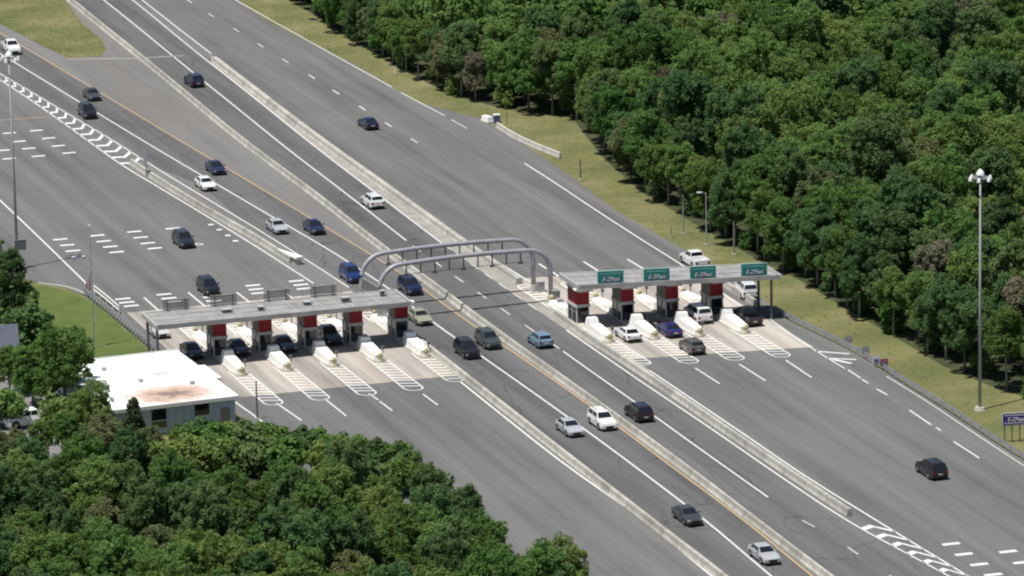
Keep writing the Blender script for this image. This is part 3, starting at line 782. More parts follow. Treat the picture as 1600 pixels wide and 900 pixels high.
# ------------------------------------------------------------------ masts, poles, signs
def high_mast(px, h, label):
    t = thing('light_mast', label, 'light mast', at(*px), 0, 'high light masts')
    m_ = MB(); m_.tube([(0, 0, .3), (0, 0, h * .5), (0, 0, h)], [.21, .16, .10], 12); obj('mast_pole', m_, M['mast'], t, smooth=True)
    m_ = MB(); m_.prism([(.7 * math.cos(a * math.pi / 4), .7 * math.sin(a * math.pi / 4)) for a in range(8)], -.05, .35, sc=.8); obj('footing', m_, M['kerb'], t)
    m_ = MB(); m_.tube([(.9 * math.cos(a * math.pi / 8), .9 * math.sin(a * math.pi / 8), h - .35) for a in range(17)], .06, 6, cap=False); obj('lamp_ring', m_, M['mast'], t)
    m_ = MB()
    for k in range(6): # dome on top
        pass
    rr = [.5, .45, .3, .1]
    for k in range(3):
        m_.prism([(rr[k] * math.cos(a * math.pi / 5), rr[k] * math.sin(a * math.pi / 5)) for a in range(10)], h + .22 * k, h + .22 * (k + 1), sc=rr[k + 1] / rr[k])
    obj('mast_head', m_, M['lamp'], t)
    for k in range(6):
        a = k * math.pi / 3 + .3; c, s_ = math.cos(a), math.sin(a)
        m_ = MB(); m_.tube([(.15 * c, .15 * s_, h - .35), (1.15 * c, 1.15 * s_, h - .35)], .05, 5); obj('arm', m_, M['mast'], t)
        m_ = MB(); m_.tube([(1.25 * c, 1.25 * s_, h - .15), (1.25 * c, 1.25 * s_, h - .4), (1.25 * c, 1.25 * s_, h - .65)], [.1, .2, .24], 8); obj('luminaire', m_, M['lamp'], t)
high_mast((1531, 640), 28.4, 'tall grey light mast with a ring of lamps beside the woods')
high_mast((28, 420), 28.9, 'tall light mast at the left edge by the lawn')

def pole(name, px, h, r, label, mat='steel', cat='pole', arm=0, group=None):
    t = thing(name, label, cat, at(*px), 0, group)
    m_ = MB(); m_.tube([(0, 0, -.05), (0, 0, h)], [r, r * .6], 8); obj('shaft', m_, M[mat], t)
    m_ = MB(); m_.box(-r * 2, r * 2, -r * 2, r * 2, -.05, .18); obj('base_plate', m_, M['kerb'], t)
    if arm:
        m_ = MB(); m_.tube([(0, 0, h - .2), (arm * .6, 0, h + .15), (arm, 0, h + .1)], .05, 6); obj('arm', m_, M[mat], t)
        m_ = MB(); m_.box(arm - .35, arm + .35, -.14, .14, h, h + .14); obj('lamp_head', m_, M['lamp'], t)
    return t
pole('light_pole', (1104, 383), 7.2, .11, 'thin light pole in front of the woods above the right canopy', 'mast', arm=-.9)
pole('utility_pole', (1147, 398), 4.6, .12, 'short bare pole at the edge of the woods above the right canopy', 'bark_pale')
pole('utility_pole', (907, 281), 3.0, .12, 'short dark pole on the verge below the white barrier', 'steel_dark')
pole('delineator_post', (1049, 371), 1.5, .06, 'small post on the verge at the pavement edge above the right canopy', 'steel_dark')
pole('light_pole', (1203 - 103 - 32, 366), 5.5, .1, 'pale slender trunk-like pole at the wood edge', 'bark_pale')
pole('utility_pole', (402, 655), 4.7, .13, 'dark post standing beside the corner of the white-roofed building', 'steel_dark')
pole('delineator_post', (617, 116), 1.2, .08, 'small pale marker on the far verge below the trees', 'lamp')
# flag pole
t = pole('flag_pole', (147, 543), 15.6, .10, 'tall thin flag pole on the lawn', 'mast', 'flag pole')
m_ = MB(); m_.prism([(.14 * math.cos(a * math.pi / 4), .14 * math.sin(a * math.pi / 4)) for a in range(8)], 15.6, 15.85, sc=.5); obj('finial', m_, M['hazard'], t)
fl = thing('flag', 'limp red and white striped flag hanging on the flag pole', 'flag', at(147, 543) + Vector((0, 0, 7.2)))
for k in range(7):                                  # limp folds, alternating stripes, canton near the hoist top
    x0 = -.12 - k * .085; m_ = MB()
    zt, zb = 2.35 - k * .17, .1 + .05 * k
    yy = .12 * math.sin(k * 1.7)
    m_.hexa([(x0 - .085, yy - .05, zb), (x0, yy - .03, zb), (x0, yy + .05, zb), (x0 - .085, yy + .03, zb)], [(x0 - .085, -.03, zt - .15), (x0, -.03, zt), (x0, .03, zt), (x0 - .085, .03, zt - .15)])
    obj('flag_fold', m_, M['sign_red' if k % 2 == 0 else 'sign_white'], fl)
# sign post on the gore, boxes on the verge, small signs on the guard rail
t = thing('gore_sign', 'narrow grey sign post at the start of the gore barrier', 'sign', at(229, 277), math.radians(-62))
m_ = MB(); m_.box(-.07, .07, -.09, .09, 0, 3.9); obj('post', m_, M['steel'], t)
m_ = MB(); m_.box(-.65, .65, -.16, -.1, 1.9, 3.9); obj('sign_plate', m_, M['steel'], t)
t = thing('concrete_block', 'pale concrete block at the end of the white verge barrier', 'block', at(762, 190), math.radians(-60))
m_ = MB(); m_.box(-1.2, 1.0, -.5, .5, 0, .85, tx0=.15, tx1=.15, ty=.12); obj('block_body', m_, M['white_conc'], t)
m_ = MB(); m_.box(-1.3, 1.1, -.6, .6, 0, .12); obj('block_base', m_, M['kerb'], t)
t = thing('roadside_box', 'blue and white utility box beside the pale block on the verge', 'box', at(776, 191), math.radians(15))
m_ = MB(); m_.box(-.45, .45, -.35, .35, 0, 1.05); obj('box_body', m_, M['sign_blue'], t)
m_ = MB(); m_.box(-.5, .5, -.4, .4, 1.05, 1.25); obj('box_lid', m_, M['lamp'], t)
t = thing('verge_post', 'thin dark post behind the blue box on the verge', 'post', at(792, 193))
m_ = MB(); m_.tube([(0, 0, 0), (0, 0, 1.6)], .07, 6); m_.box(-.12, .12, -.12, .12, 1.45, 1.6); obj('shaft', m_, M['steel_dark'], t)
for x, y, mt, lab in [(1369, 575, 'sign_white', 'small white and blue sign on the verge behind the guard rail'), (1381, 579, 'sign_red', 'small red and blue sign beside the white one behind the guard rail'), (1352, 560, 'steel', 'small grey sign back behind the guard rail'), (1325, 543, 'steel', 'grey marker plate at the upper bend of the guard rail')]:
    t = thing('roadside_sign', lab, 'sign', at(x, y), math.radians(12), 'small signs behind the guard rail')
    m_ = MB(); m_.box(-.05, .05, -.05, .05, -.05, 1.5); obj('post', m_, M['steel_dark'], t)
    m_ = MB(); m_.box(-.5, .5, -.09, -.053, .6, 1.5); obj('sign_plate', m_, M[mt], t)
    if mt != 'steel':
        m_ = MB(); m_.box(-.3, .3, -.11, -.092, .72, 1.15); obj('sign_field', m_, M['sign_blue'], t)
# purple sign at the right edge
t = thing('purple_sign', 'wide purple sign with white lettering on posts below the light mast', 'sign', at(1583, 690), math.radians(8))
m_ = MB(); m_.box(-1.3, 1.9, -.04, .04, 1.95, 3.45); obj('border_plate', m_, M['sign_white'], t)
m_ = MB(); m_.box(-1.23, 1.83, -.065, -.043, 2.02, 3.38); obj('face_panel', m_, M['purple'], t)
obj('lettering', stand_text(text_mesh('E-ZPass', .62, .012, .2), 2.66, -.085), M['sign_white'], t).location = (.3, 0, 0)
for z, n in ((3.1, 9), (2.18, 7)):                  # rows too small to read in the photograph
    for k in range(n):
        x = -1.05 + k * 2.7 / n; m_ = MB(); m_.box(x, x + 2.7 / n * .72, -.075, -.067, z, z + .13); obj('lettering_block', m_, M['sign_white'], t)
for x in (-1.0, -.1, .8, 1.6):
    m_ = MB(); m_.box(x - .06, x + .06, .043, .16, -.1, 3.3); obj('post', m_, M['bark'], t)
t = thing('blank_sign', 'small blue-grey sign on the light mast at the left edge', 'sign', at(33, 420) + Vector((0, 0, 2.6)), math.radians(10))
m_ = MB(); m_.box(-.7, .8, -.05, .05, 0, 1.3); obj('sign_plate', m_, M['steel_dark'], t)
m_ = MB(); m_.box(-.78, .88, -.08, .08, 1.3, 1.4); m_.box(-.3, -.2, .05, .4, .2, 1.2); obj('bracket', m_, M['steel'], t)

# ------------------------------------------------------------------ buildings
ZR = 3.7
fr = at(372, 618, ZR); fl_ = at(168, 642, ZR)
Ux = (fr - fl_).normalized(); Wb = (fr - fl_).length; br_ = at(284, 546, ZR); Lb = (br_ - fr).length
Vy = (br_ - fr).normalized(); Vy = (Vy - Ux * Vy.dot(Ux) * .85).normalized()
o = Vector((fl_.x, fl_.y, 0)); rz = math.atan2(Ux.y, Ux.x)
Rz = Matrix.Rotation(-rz, 3, 'Z'); vy = Rz @ Vy
def bp(u, v): return (u + vy.x * v, vy.y * v)
bld = thing('toll_office', 'low building with a bright white flat roof stained rusty at the front', 'building', o, rz)
def bhex(u0, u1, v0, v1, z0, z1, nm, mat, parent=bld):
    m_ = MB(); c = [bp(u0, v0), bp(u1, v0), bp(u1, v1), bp(u0, v1)]
    m_.hexa([p + (z0,) for p in c], [p + (z1,) for p in c]); return obj(nm, m_, mat, parent)
# white roof with a rust stain (a mark of its own on the membrane)
m, t_, b_, _ = nodes('roof_membrane')
tc = t_.nodes.new('ShaderNodeTexCoord'); mp = t_.nodes.new('ShaderNodeMapping'); t_.links.new(tc.outputs['Object'], mp.inputs[0])
cx, cy = bp(Wb * .56, 4.2)
mp.inputs['Location'].default_value = (-cx / 6.6, -cy / 5.2, 0); mp.inputs['Scale'].default_value = (1 / 6.6, 1 / 5.2, 0)
ln = t_.nodes.new('ShaderNodeVectorMath'); ln.operation = 'LENGTH'; t_.links.new(mp.outputs[0], ln.inputs[0])
nz = noise(t_, 0.7, 6, tc.outputs['Object'], 0.65)
sm = t_.nodes.new('ShaderNodeMath'); sm.operation = 'MULTIPLY_ADD'; t_.links.new(nz, sm.inputs[0]); sm.inputs[1].default_value = 1.1; t_.links.new(ln.outputs['Value'], sm.inputs[2])
c_ = mix(t_, ramp_f(t_, noise(t_, 0.3, 4, tc.outputs['Object']), .5, .75, .25), (0.82, 0.82, 0.81), (0.70, 0.68, 0.65))
c_ = mix(t_, ramp_f(t_, sm.outputs[0], 1.66, 1.05, .8), c_, (0.44, 0.27, 0.18))
c_ = mix(t_, ramp_f(t_, sm.outputs[0], .98, .7, .8), c_, (0.17, 0.12, 0.10))
t_.links.new(c_, b_.inputs['Base Color']); b_.inputs['Roughness'].default_value = .8
M['membrane'] = m
M['membrane_seam'] = plain('roof_seam', (0.74, 0.73, 0.71), 0.8, 0.08, 0.8)
bhex(.3, Wb - .3, .3, Lb - .3, 0, ZR - .35, 'wall', M['wall'])
bhex(-.3, Wb + .1, -.15, Lb, ZR - .33, ZR, 'roof', M['membrane'])
rf = [c for c in bld.children if c.name.startswith('roof')][0]
bhex(-.3, Wb + .1, -.27, -.152, ZR - .38, ZR + .05, 'gutter', M['booth_white'], rf)
bhex(Wb * .6, Wb * .72, Lb * .55, Lb * .6, ZR, ZR + .3, 'roof_vent', M['lamp'], rf)
bhex(Wb + .1, Wb + .95, Lb * .38, Lb * .66, ZR - .33, ZR - .05, 'side_awning', M['membrane'], rf)
for k in range(3, 7):
    bhex(-.2, Wb, Lb * k / 7 - .06, Lb * k / 7 + .06, ZR, ZR + .035, 'roof_seam', M['membrane_seam'], rf)
bhex(-.3, -.12, -.15, Lb, ZR, ZR + .16, 'parapet', M['booth_white'], rf); bhex(-.12, Wb + .1, Lb - .18, Lb, ZR, ZR + .16, 'parapet', M['booth_white'], rf)
for u, v_ in ((.3, .75), (.78, .3), (.45, .45)):
    bhex(Wb * u, Wb * u + .5, Lb * v_, Lb * v_ + .5, ZR, ZR + .4, 'roof_vent', M['canopy_edge'], rf)
for u in (Wb - 10.6, Wb - 5.3):
    wn = bhex(u, u + 1.75, .22, .297, 1.75, 3.15, 'window', M['glass'])
    bhex(u - .08, u + 1.83, .20, .296, 1.66, 1.75, 'window_sill', M['booth_white'], wn)
    bhex(u - .08, u + 1.83, .20, .296, 3.15, 3.22, 'window_head', M['booth_white'], wn)
bhex(Wb - 10.6, Wb - 8.85, .22, .297, .85, 1.6, 'window', M['glass'])
bhex(Wb - 2.1, Wb - 1.0, .22, .297, .05, 2.3, 'door', M['booth_grey'])
k = .8
while k < Wb - .6:                                   # ribs of the cladding
    if not any(abs(k - (u + .87)) < 1.1 for u in (Wb - 10.6, Wb - 5.3)) and not (Wb - 2.3 < k < Wb - .8):
        bhex(k - .04, k + .04, .255, .298, .1, 3.3, 'cladding_rib', M['wall'])
    k += .95
# slate roofed building at the left edge
a, b = at(-70, 553, 2.6), at(27, 545, 2.6)
U2 = (b - a); W2 = U2.length; o2 = Vector((a.x, a.y, 0)); rz2 = math.atan2(U2.y, U2.x)
t = thing('slate_building', 'low building with a slate blue roof at the left edge', 'building', o2, rz2)
m_ = MB(); m_.box(.3, W2 - .3, .3, 8.6, 0, 2.5); obj('wall', m_, M['wall_dark'], t)
m_ = MB()
m_.hexa([(0, -.2, 2.5), (W2 + .3, -.2, 2.5), (W2 + 1.6, 9.2, 3.3), (0, 9.2, 3.3)], [(0, -.2, 2.68), (W2 + .3, -.2, 2.68), (W2 + 1.6, 9.2, 3.5), (0, 9.2, 3.5)]); r_ = obj('roof', m_, M['slate'], t)
m_ = MB(); m_.box(0, W2 + .3, -.32, -.202, 2.45, 2.7); obj('gutter', m_, M['booth_white'], r_)
for k in range(3):
    m_ = MB(); m_.box(1 + k * 2.4, 2.4 + k * 2.4, .22, .297, .9, 2.1); obj('window', m_, M['glass'], t)

# ------------------------------------------------------------------ cars
CARS = {
 'sedan':  dict(L=4.75, W=.91, hood=.93, belt=.98, deck=1.02, zr=1.44, cb=(1.02, -1.85), cr=(.12, -1.10), wb=1.38, wr=.33),
 'suv':    dict(L=4.75, W=.95, hood=1.08, belt=1.14, deck=1.14, zr=1.74, cb=(1.05, -2.30), cr=(.30, -1.95), wb=1.38, wr=.37),
 'hatch':  dict(L=4.35, W=.91, hood=1.0, belt=1.05, deck=1.05, zr=1.58, cb=(1.12, -2.08), cr=(.25, -1.65), wb=1.30, wr=.34),
 'van':    dict(L=5.0, W=.98, hood=1.12, belt=1.22, deck=1.22, zr=1.95, cb=(1.62, -2.45), cr=(.70, -2.28), wb=1.5, wr=.35),
 'pickup': dict(L=5.6, W=.98, hood=1.15, belt=1.2, deck=.80, zr=1.85, cb=(1.15, -.95), cr=(.45, -.80), wb=1.75, wr=.39),
}
_cm = {}
def car_meshes(kind):
    if kind in _cm: return _cm[kind]
    c = CARS[kind]; L, W = c['L'], c['W']; h = L / 2; out = {}
    xf, xr = c['cb']
    # stations: x, half width, bottom, shoulder, top
    st = [(h, W * .78, .34, .52, .66), (h - .10, W * .88, .24, .60, c['hood'] - .17), (h - .55, W * .97, .20, .68, c['hood'] - .07), (xf + .15, W, .19, .74, c['hood']),
          (xf - .3, W, .19, .78, c['belt'])]
    if kind == 'pickup':
        st += [(xr - .05, W, .2, .78, c['belt']), (xr - .10, W, .2, .62, c['deck']), (-h + .12, W * .98, .26, .62, c['deck']), (-h, W * .95, .36, .58, c['deck'] - .05)]
    elif kind == 'sedan':
        st += [(xr + .3, W, .2, .80, c['deck'] - .01), (-h + .35, W * .96, .24, .78, c['deck']), (-h + .06, W * .90, .32, .70, c['deck'] - .08), (-h, W * .82, .38, .62, .82)]
    else:
        st += [(xr + .4, W, .2, .80, c['deck']), (-h + .15, W * .97, .26, .78, c['deck']), (-h, W * .90, .36, .68, c['deck'] - .12)]
    mb = MB(); n = 8
    for x, w_, zb, zs, zt in st:
        mb.v += [(x, -w_ * .90, zb), (x, -w_, zb + .16), (x, -w_, zs), (x, -w_ * .90, zt), (x, w_ * .90, zt), (x, w_, zs), (x, w_, zb + .16), (x, w_ * .90, zb)]
    for i in range(len(st) - 1):
        for k in range(n):
            a = i * n + k; b_ = i * n + (k + 1) % n; mb.f.append([a, a + n, b_ + n, b_][::-1]); mb.m.append(0)
    mb.f.append(list(range(n))[::-1]); mb.f.append([(len(st) - 1) * n + k for k in range(n)]); mb.m += [0, 0]
    # cabin shell
    xf2, xr2 = c['cr']; zb, zr = c['belt'] - .02, c['zr']; wb_, wt = W * .89, W * .70
    def ring(z, x0, x1, w_): return [(x1, -w_, z), (x0, -w_, z), (x0, w_, z), (x1, w_, z)]
    b0 = ring(zb, xf, xr, wb_); b1 = ring(zr - .07, xf2, xr2, wt); b2 = ring(zr, xf2 - .18, xr2 + .14, wt - .12)
    mb.hexa(b0, b1); mb.hexa(b1, b2)
    if kind == 'pickup':
        x0, x1 = -h + .05, xr - .08
        mb.box(x0, x1, -W, -W + .09, c['deck'] - .2, 1.18); mb.box(x0, x1, W - .09, W, c['deck'] - .2, 1.18)
        mb.box(-h, -h + .08, -W + .09, W - .09, c['deck'] - .2, 1.16)
    out['body'] = mb.mesh('body')
    # glass panes sit just proud of the shell
    B0, B1 = [Vector(p) for p in b0], [Vector(p) for p in b1]
    def pane(p0, p1, q1, q0, lo_=.10, hi=.93, s0=.05, s1=.95):
        nn = (p1 - p0).cross(q0 - p0).normalized() * .012
        if nn.dot((p0 + q1) / 2 - Vector(((xf + xr) / 2, 0, (zb + zr) / 2))) < 0: nn = -nn
        f = lambda s, v_: (p0.lerp(p1, s)).lerp(q0.lerp(q1, s), v_) + nn
        m_ = MB(); a = [f(s0, lo_), f(s1, lo_), f(s1, hi), f(s0, hi)]; k = nn * -1.5
        m_.hexa([v + k for v in a], a); return m_
    out['windshield'] = pane(B0[1], B0[2], B1[2], B1[1]).mesh('windshield')
    out['rear_window'] = pane(B0[3], B0[0], B1[0], B1[3], .12 if kind == 'sedan' else .25).mesh('rear_window')
    for nm, (i, j) in (('r', (0, 1)), ('l', (2, 3))):
        for s, (sa, sb) in enumerate(((.06, .47), (.51, .93))):
            out['side_%s%d' % (nm, s)] = pane(B0[i], B0[j], B1[j], B1[i], .12, .9, sa, sb).mesh('side_window')
    m_ = MB(); m_.box(h - .14, h + .012, -W * .45, W * .45, .36, .60); out['grille'] = m_.mesh('grille')
    m_ = MB(); m_.box(-h - .03, -h + .2, -W * .86, W * .86, .30, .46); out['bumper'] = m_.mesh('bumper')
    m_ = MB(); m_.box(h - .2, h + .03, -W * .80, W * .80, .22, .33); out['front_bumper'] = m_.mesh('bumper')
    m_ = MB(); m_.box(-h - .02, -h + .05, -.24, .24, .60, .72); out['plate'] = m_.mesh('number_plate')
    for s in (-1, 1):
        y0, y1 = sorted((s * W * .50, s * W * .86))
        m_ = MB(); m_.box(h - .30, h - .02, y0, y1, .56, .72); out['head%d' % s] = m_.mesh('headlight')
        y0, y1 = sorted((s * W * .62, s * W * .90))
        m_ = MB(); m_.box(-h - .012, -h + .22, y0, y1, .72, .98 if kind != 'sedan' else .90); out['tail%d' % s] = m_.mesh('taillight')
        y0, y1 = sorted((s * (W + .005), s * (W + .17)))
        m_ = MB(); m_.box(xf - .42, xf - .24, y0, y1, c['belt'] - .03, c['belt'] + .13); out['mirror%d' % s] = m_.mesh('mirror')
    for s in (-1, 1):
        m_ = MB()
        for xx in (.25, -.75 if kind != 'pickup' else -.55):
            y0, y1 = sorted((s * W * .985, s * (W + .025))); m_.box(xx - .1, xx + .1, y0, y1, .80, .84)
        out['handle%d' % s] = m_.mesh('door_handle')
        y0, y1 = sorted((s * (W * .70 - .16), s * (W * .70 - .12))); m_ = MB(); m_.box(xr2 + .25, xf2 - .3, y0, y1, zr + .03, zr + .07); m_.box(xr2 + .3, xr2 + .36, y0, y1, zr - .02, zr + .03); m_.box(xf2 - .4, xf2 - .34, y0, y1, zr - .02, zr + .03)
        out['rack%d' % s] = m_.mesh('roof_rail')
    r = c['wr']
    m_ = MB(); m_.tube([(0, -.12, 0), (0, -.09, 0), (0, .09, 0), (0, .12, 0)], [r * .86, r, r, r * .86], 14); out['tyre'] = m_.mesh('tyre', True)
    m_ = MB(); m_.tube([(0, -.128, 0), (0, .128, 0)], r * .6, 10); out['rim'] = m_.mesh('rim')
    for s in (-1, 1):
        m_ = MB(); y0, y1 = sorted((s * (W - .3), s * (W + .006)))
        m_.tube([(0, y0, 0), (0, y1, 0)], r * 1.2, 12); out['arch%d' % s] = m_.mesh('wheel_arch')
    _cm[kind] = out; return out

_paint = {}
def paint(c):
    if c not in _paint: _paint[c] = car_paint('car_paint', c)
    return _paint[c]
def part(nm, me, mat, parent, loc=None):
    if not me.materials: me.materials.append(mat)
    o_ = link(nm, me, parent, loc)
    if o_.material_slots[0].material != mat:
        o_.material_slots[0].link = 'OBJECT'; o_.material_slots[0].material = mat
    return o_

def car(kind, x, y, heading, color, label, cat, group=None, dz=0):
    c = CARS[kind]; ms = car_meshes(kind); p = at(x, y); p.z = 0.02
    t = thing({'pickup': 'pickup_truck', 'van': 'van', 'suv': 'sport_utility_car', 'hatch': 'hatchback_car', 'sedan': 'sedan_car'}[kind], label, cat, p, math.radians(heading), group); t.scale = (1.12, 1.12, 1.1)
    pm = paint(color); part('body', ms['body'], pm, t)
    part('windshield', ms['windshield'], M['glass'], t); part('rear_window', ms['rear_window'], M['glass'], t)
    for k in ('side_r0', 'side_r1', 'side_l0', 'side_l1'): part('side_window', ms[k], M['glass'], t)
    part('grille', ms['grille'], M['black'], t); part('bumper', ms['bumper'], M['black'], t); part('bumper', ms['front_bumper'], M['black'], t)
    part('number_plate', ms['plate'], M['plate'], t)
    for s in (-1, 1):
        part('headlight', ms['head%d' % s], M['head'], t); part('taillight', ms['tail%d' % s], M['tail'], t); part('mirror', ms['mirror%d' % s], pm, t); part('door_handle', ms['handle%d' % s], M['steel_dark'], t)
        if kind == 'suv': part('roof_rail', ms['rack%d' % s], M['steel_dark'], t)
    for sx in (1, -1):
        for sy in (1, -1):
            part('wheel_arch', ms['arch%d' % sy], M['black'], t, (sx * c['wb'], 0, c['wr'] + .02))
            wl = part('wheel', ms['tyre'], M['black'], t, (sx * c['wb'], sy * (c['W'] - .10), c['wr']))
            part('rim', ms['rim'], M['rim'], wl)
    return t

NAVY = (0.012, 0.018, 0.055); BLK = (0.012, 0.012, 0.016); DGREY = (0.05, 0.055, 0.06); WHT = (0.78, 0.78, 0.77); SLV = (0.42, 0.43, 0.45)
DBLUE = (0.012, 0.03, 0.13); LBLUE = (0.16, 0.26, 0.36); BRN = (0.10, 0.092, 0.085); GREENISH = (0.05, 0.062, 0.06); YGRN = (0.30, 0.31, 0.23); BLUE = (0.02, 0.024, 0.14)
G1 = 'cars coming towards the camera'; G2 = 'cars driving away towards the top left'
D, U_ = -71.5, 108.5
CL = [
 ('pickup', 18, 81, -73, WHT, 'white pickup at the left edge beside the hatched gore', 'pickup', G1),
 ('sedan', 144, 154, -73, DGREY, 'dark grey sedan near the grass island, upper of two close together', 'car', G1),
 ('suv', 137, 182, -73, BLK, 'black sport utility car beside the hatched gore', 'car', G1),
 ('sedan', 337, 269, D, NAVY, 'navy sedan on the yellow line just ahead of a white sedan', 'car', G1),
 ('sedan', 321, 294, D, WHT, 'white sedan next to the gore barrier, left express lanes', 'car', G1),
 ('sedan', 433, 361, D, SLV, 'silver sedan beside the gore barrier, left express lanes', 'car', G1),
 ('sedan', 491, 362, D, NAVY, 'navy sedan right of the silver sedan in the left express lanes', 'car', G1),
 ('suv', 287, 383, D, (0.02, 0.025, 0.04), 'dark sport utility car among the white bars before the left plaza', 'car', G1),
 ('suv', 326, 457, D, BLK, 'black sport utility car about to pass under the left canopy', 'car', G1),
 ('suv', 549, 437, D, DBLUE, 'blue sport utility car behind the left leg of the arch gantry', 'car', G1),
 ('suv', 641, 456, D, NAVY, 'navy sport utility car passing under the near gantry arch', 'car', G1),
 ('sedan', 656, 503, D, YGRN, 'pale green-yellow car half hidden behind the last left toll booth', 'car', G1),
 ('suv', 730, 555, D, BLK, 'black sport utility car with bright headlights in the left express lanes', 'car', G1),
 ('suv', 763, 540, D, GREENISH, 'dark green-grey sport utility car beside the centre barrier', 'car', G1),
 ('sedan', 890, 676, D, SLV, 'silver car in the left express lanes, left of a white one', 'car', G1),
 ('suv', 941, 666, D, WHT, 'white sport utility car beside the centre barrier near the bottom', 'car', G1),
 ('sedan', 247, 523, D, (0.55, 0.55, 0.53), 'pale car in the outermost lane under the left canopy end', 'car', 'cars at the toll booths'),
 ('sedan', 300, 556, D, BLK, 'black car in the toll lane nearest the white-roofed building', 'car', 'cars at the toll booths'),
 ('sedan', 372, 551, D, NAVY, 'dark blue car between the first two booths of the left plaza', 'car', 'cars at the toll booths'),
 ('sedan', 444, 545, D, (0.035, 0.04, 0.06), 'dark grey sedan between the second and middle booths, left plaza', 'car', 'cars at the toll booths'),
 ('pickup', 513, 533, D, (0.014, 0.016, 0.03), 'dark pickup between the middle and fourth booths, left plaza', 'pickup', 'cars at the toll booths'),
 ('sedan', 1194, 874, D, SLV, 'silver sedan at the bottom of the left express lanes', 'car', G1),
 ('sedan', 1074, 814, D, DGREY, 'dark sedan behind the silver one near the bottom', 'car', G1),
 ('suv', 303, 133, U_ + 1, NAVY, 'navy sport utility car alone in the far right express lanes', 'car', G2),
 ('sedan', 575, 199, U_, NAVY, 'navy sedan alone on the wide right carriageway', 'car', G2),
 ('suv', 582, 322, U_, WHT, 'white sport utility car in the right express lanes beyond the gantry', 'car', G2),
 ('pickup', 1085, 414, U_, WHT, 'white pickup leaving behind the right canopy', 'pickup', G2),
 ('hatch', 844, 539, U_, LBLUE, 'light blue hatchback in the right express lanes', 'car', G2),
 ('suv', 998, 653, U_, BLK, 'black sport utility car in the right express lanes near the bottom', 'car', G2),
 ('sedan', 981, 529, U_, WHT, 'white sedan with dark glass entering the right plaza', 'car', 'cars at the toll booths'),
 ('sedan', 1012, 506, U_, BLK, 'black car in the shade of the right canopy', 'car', 'cars at the toll booths'),
 ('sedan', 1045, 522, U_, BLUE, 'blue sedan queuing at the right plaza', 'car', 'cars at the toll booths'),
 ('hatch', 1081, 549, U_, BRN, 'grey-brown hatchback approaching the right plaza', 'car', 'cars at the toll booths'),
 ('van', 1090, 500, U_, WHT, 'white van with a red side stripe at the right plaza', 'van', 'cars at the toll booths'),
 ('pickup', 1166, 503, U_, BLK, 'black pickup in the outermost lane of the right plaza', 'pickup', 'cars at the toll booths'),
 ('van', 1166, 462, 100, (0.72, 0.73, 0.75), 'white van parked behind the outer lane of the right plaza', 'van', None),
 ('suv', 1455, 742, U_, BLK, 'black sport utility car heading for the right plaza, far lower right', 'car', G2),
 ('pickup', 45, 664, 205, WHT, 'white pickup parked among the trees at the lower left', 'pickup', None),
 ('van', -6, 645, 200, WHT, 'white van parked at the left edge behind the pickup', 'van', None),
]
for c in CL: 
    o_ = car(*c)
    if 'red side stripe' in c[5]:
        for s in (-1, 1):
            y0, y1 = sorted((s * .985, s * 1.0)); m_ = MB(); m_.box(-2.3, .9, y0, y1, .62, .86); obj('side_stripe', m_, M['sign_red'], o_)

# ------------------------------------------------------------------ trees
def leaf_cloud(r, centers, radii, per, size, up=0.35, flat=1.0):
    """quads spread over small tufts; returns vertices, faces, tint"""
    n = len(centers) * per
    c = np.repeat(centers, per, 0); rad = np.repeat(radii, per)
    d = r.normal(size=(n, 3)); d[:, 2] += up; d /= np.linalg.norm(d, axis=1)[:, None]
    p = c + d * (rad * r.uniform(.55, 1.05, n))[:, None] * np.array([1, 1, flat])
    nn = d * .9 + r.normal(size=(n, 3)) * .55 + np.array([0, 0, .25]); nn /= np.linalg.norm(nn, axis=1)[:, None]
    a = np.cross(nn, r.normal(size=(n, 3))); a /= np.linalg.norm(a, axis=1)[:, None]; b = np.cross(nn, a)
    s = size * r.uniform(.6, 1.35, n)[:, None]
    q = np.stack([p - a * s - b * s * .55, p + a * s * .3 - b * s * .75, p + a * s + b * s * .45, p - a * s * .35 + b * s * .8], 1).reshape(-1, 3)
    tuft = np.repeat(r.uniform(-.14, .14, len(centers)), per)
    return q, tuft + r.normal(size=n) * .09

def crown_data(seed, R, H, z0, n_tuft, per, size, kind):
    r = np.random.default_rng(seed)
    if kind == 'pine':
        t = r.uniform(0, 1, n_tuft) ** .8; a = r.uniform(0, 2 * np.pi, n_tuft); rr = R * (1 - t) ** .8 * r.uniform(.55, 1.05, n_tuft)
        c = np.stack([rr * np.cos(a), rr * np.sin(a), z0 + H * t], 1); rad = r.uniform(.35, .7, n_tuft)
    else:
        nl = r.integers(10, 16); la = r.uniform(0, 2 * np.pi, nl)
        lc = np.stack([np.cos(la) * R * r.uniform(.25, .72, nl), np.sin(la) * R * r.uniform(.25, .72, nl), z0 + H * r.uniform(.14, .80, nl)], 1)
        lr = R * r.uniform(.22, .42, nl)
        lc = np.vstack([lc, [[0, 0, z0 + H * .68]]]); lr = np.append(lr, R * .55)
        k = r.choice(nl + 1, n_tuft, p=lr ** 2 / (lr ** 2).sum())
        d = r.normal(size=(n_tuft, 3)); d[:, 2] = d[:, 2] * .9 + .25; d /= np.linalg.norm(d, axis=1)[:, None]
        c = lc[k] + d * (lr[k] * r.uniform(.72, 1.08, n_tuft))[:, None] * np.array([1, 1, H / (2.0 * R) * .95])
        rad = r.uniform(.35, .85, n_tuft)
    q, tint = leaf_cloud(r, c, rad, per, size)
    # leaf tint differs at random by tuft and leaf around one middle value
    return q, np.clip(.36 + tint, 0, 1)

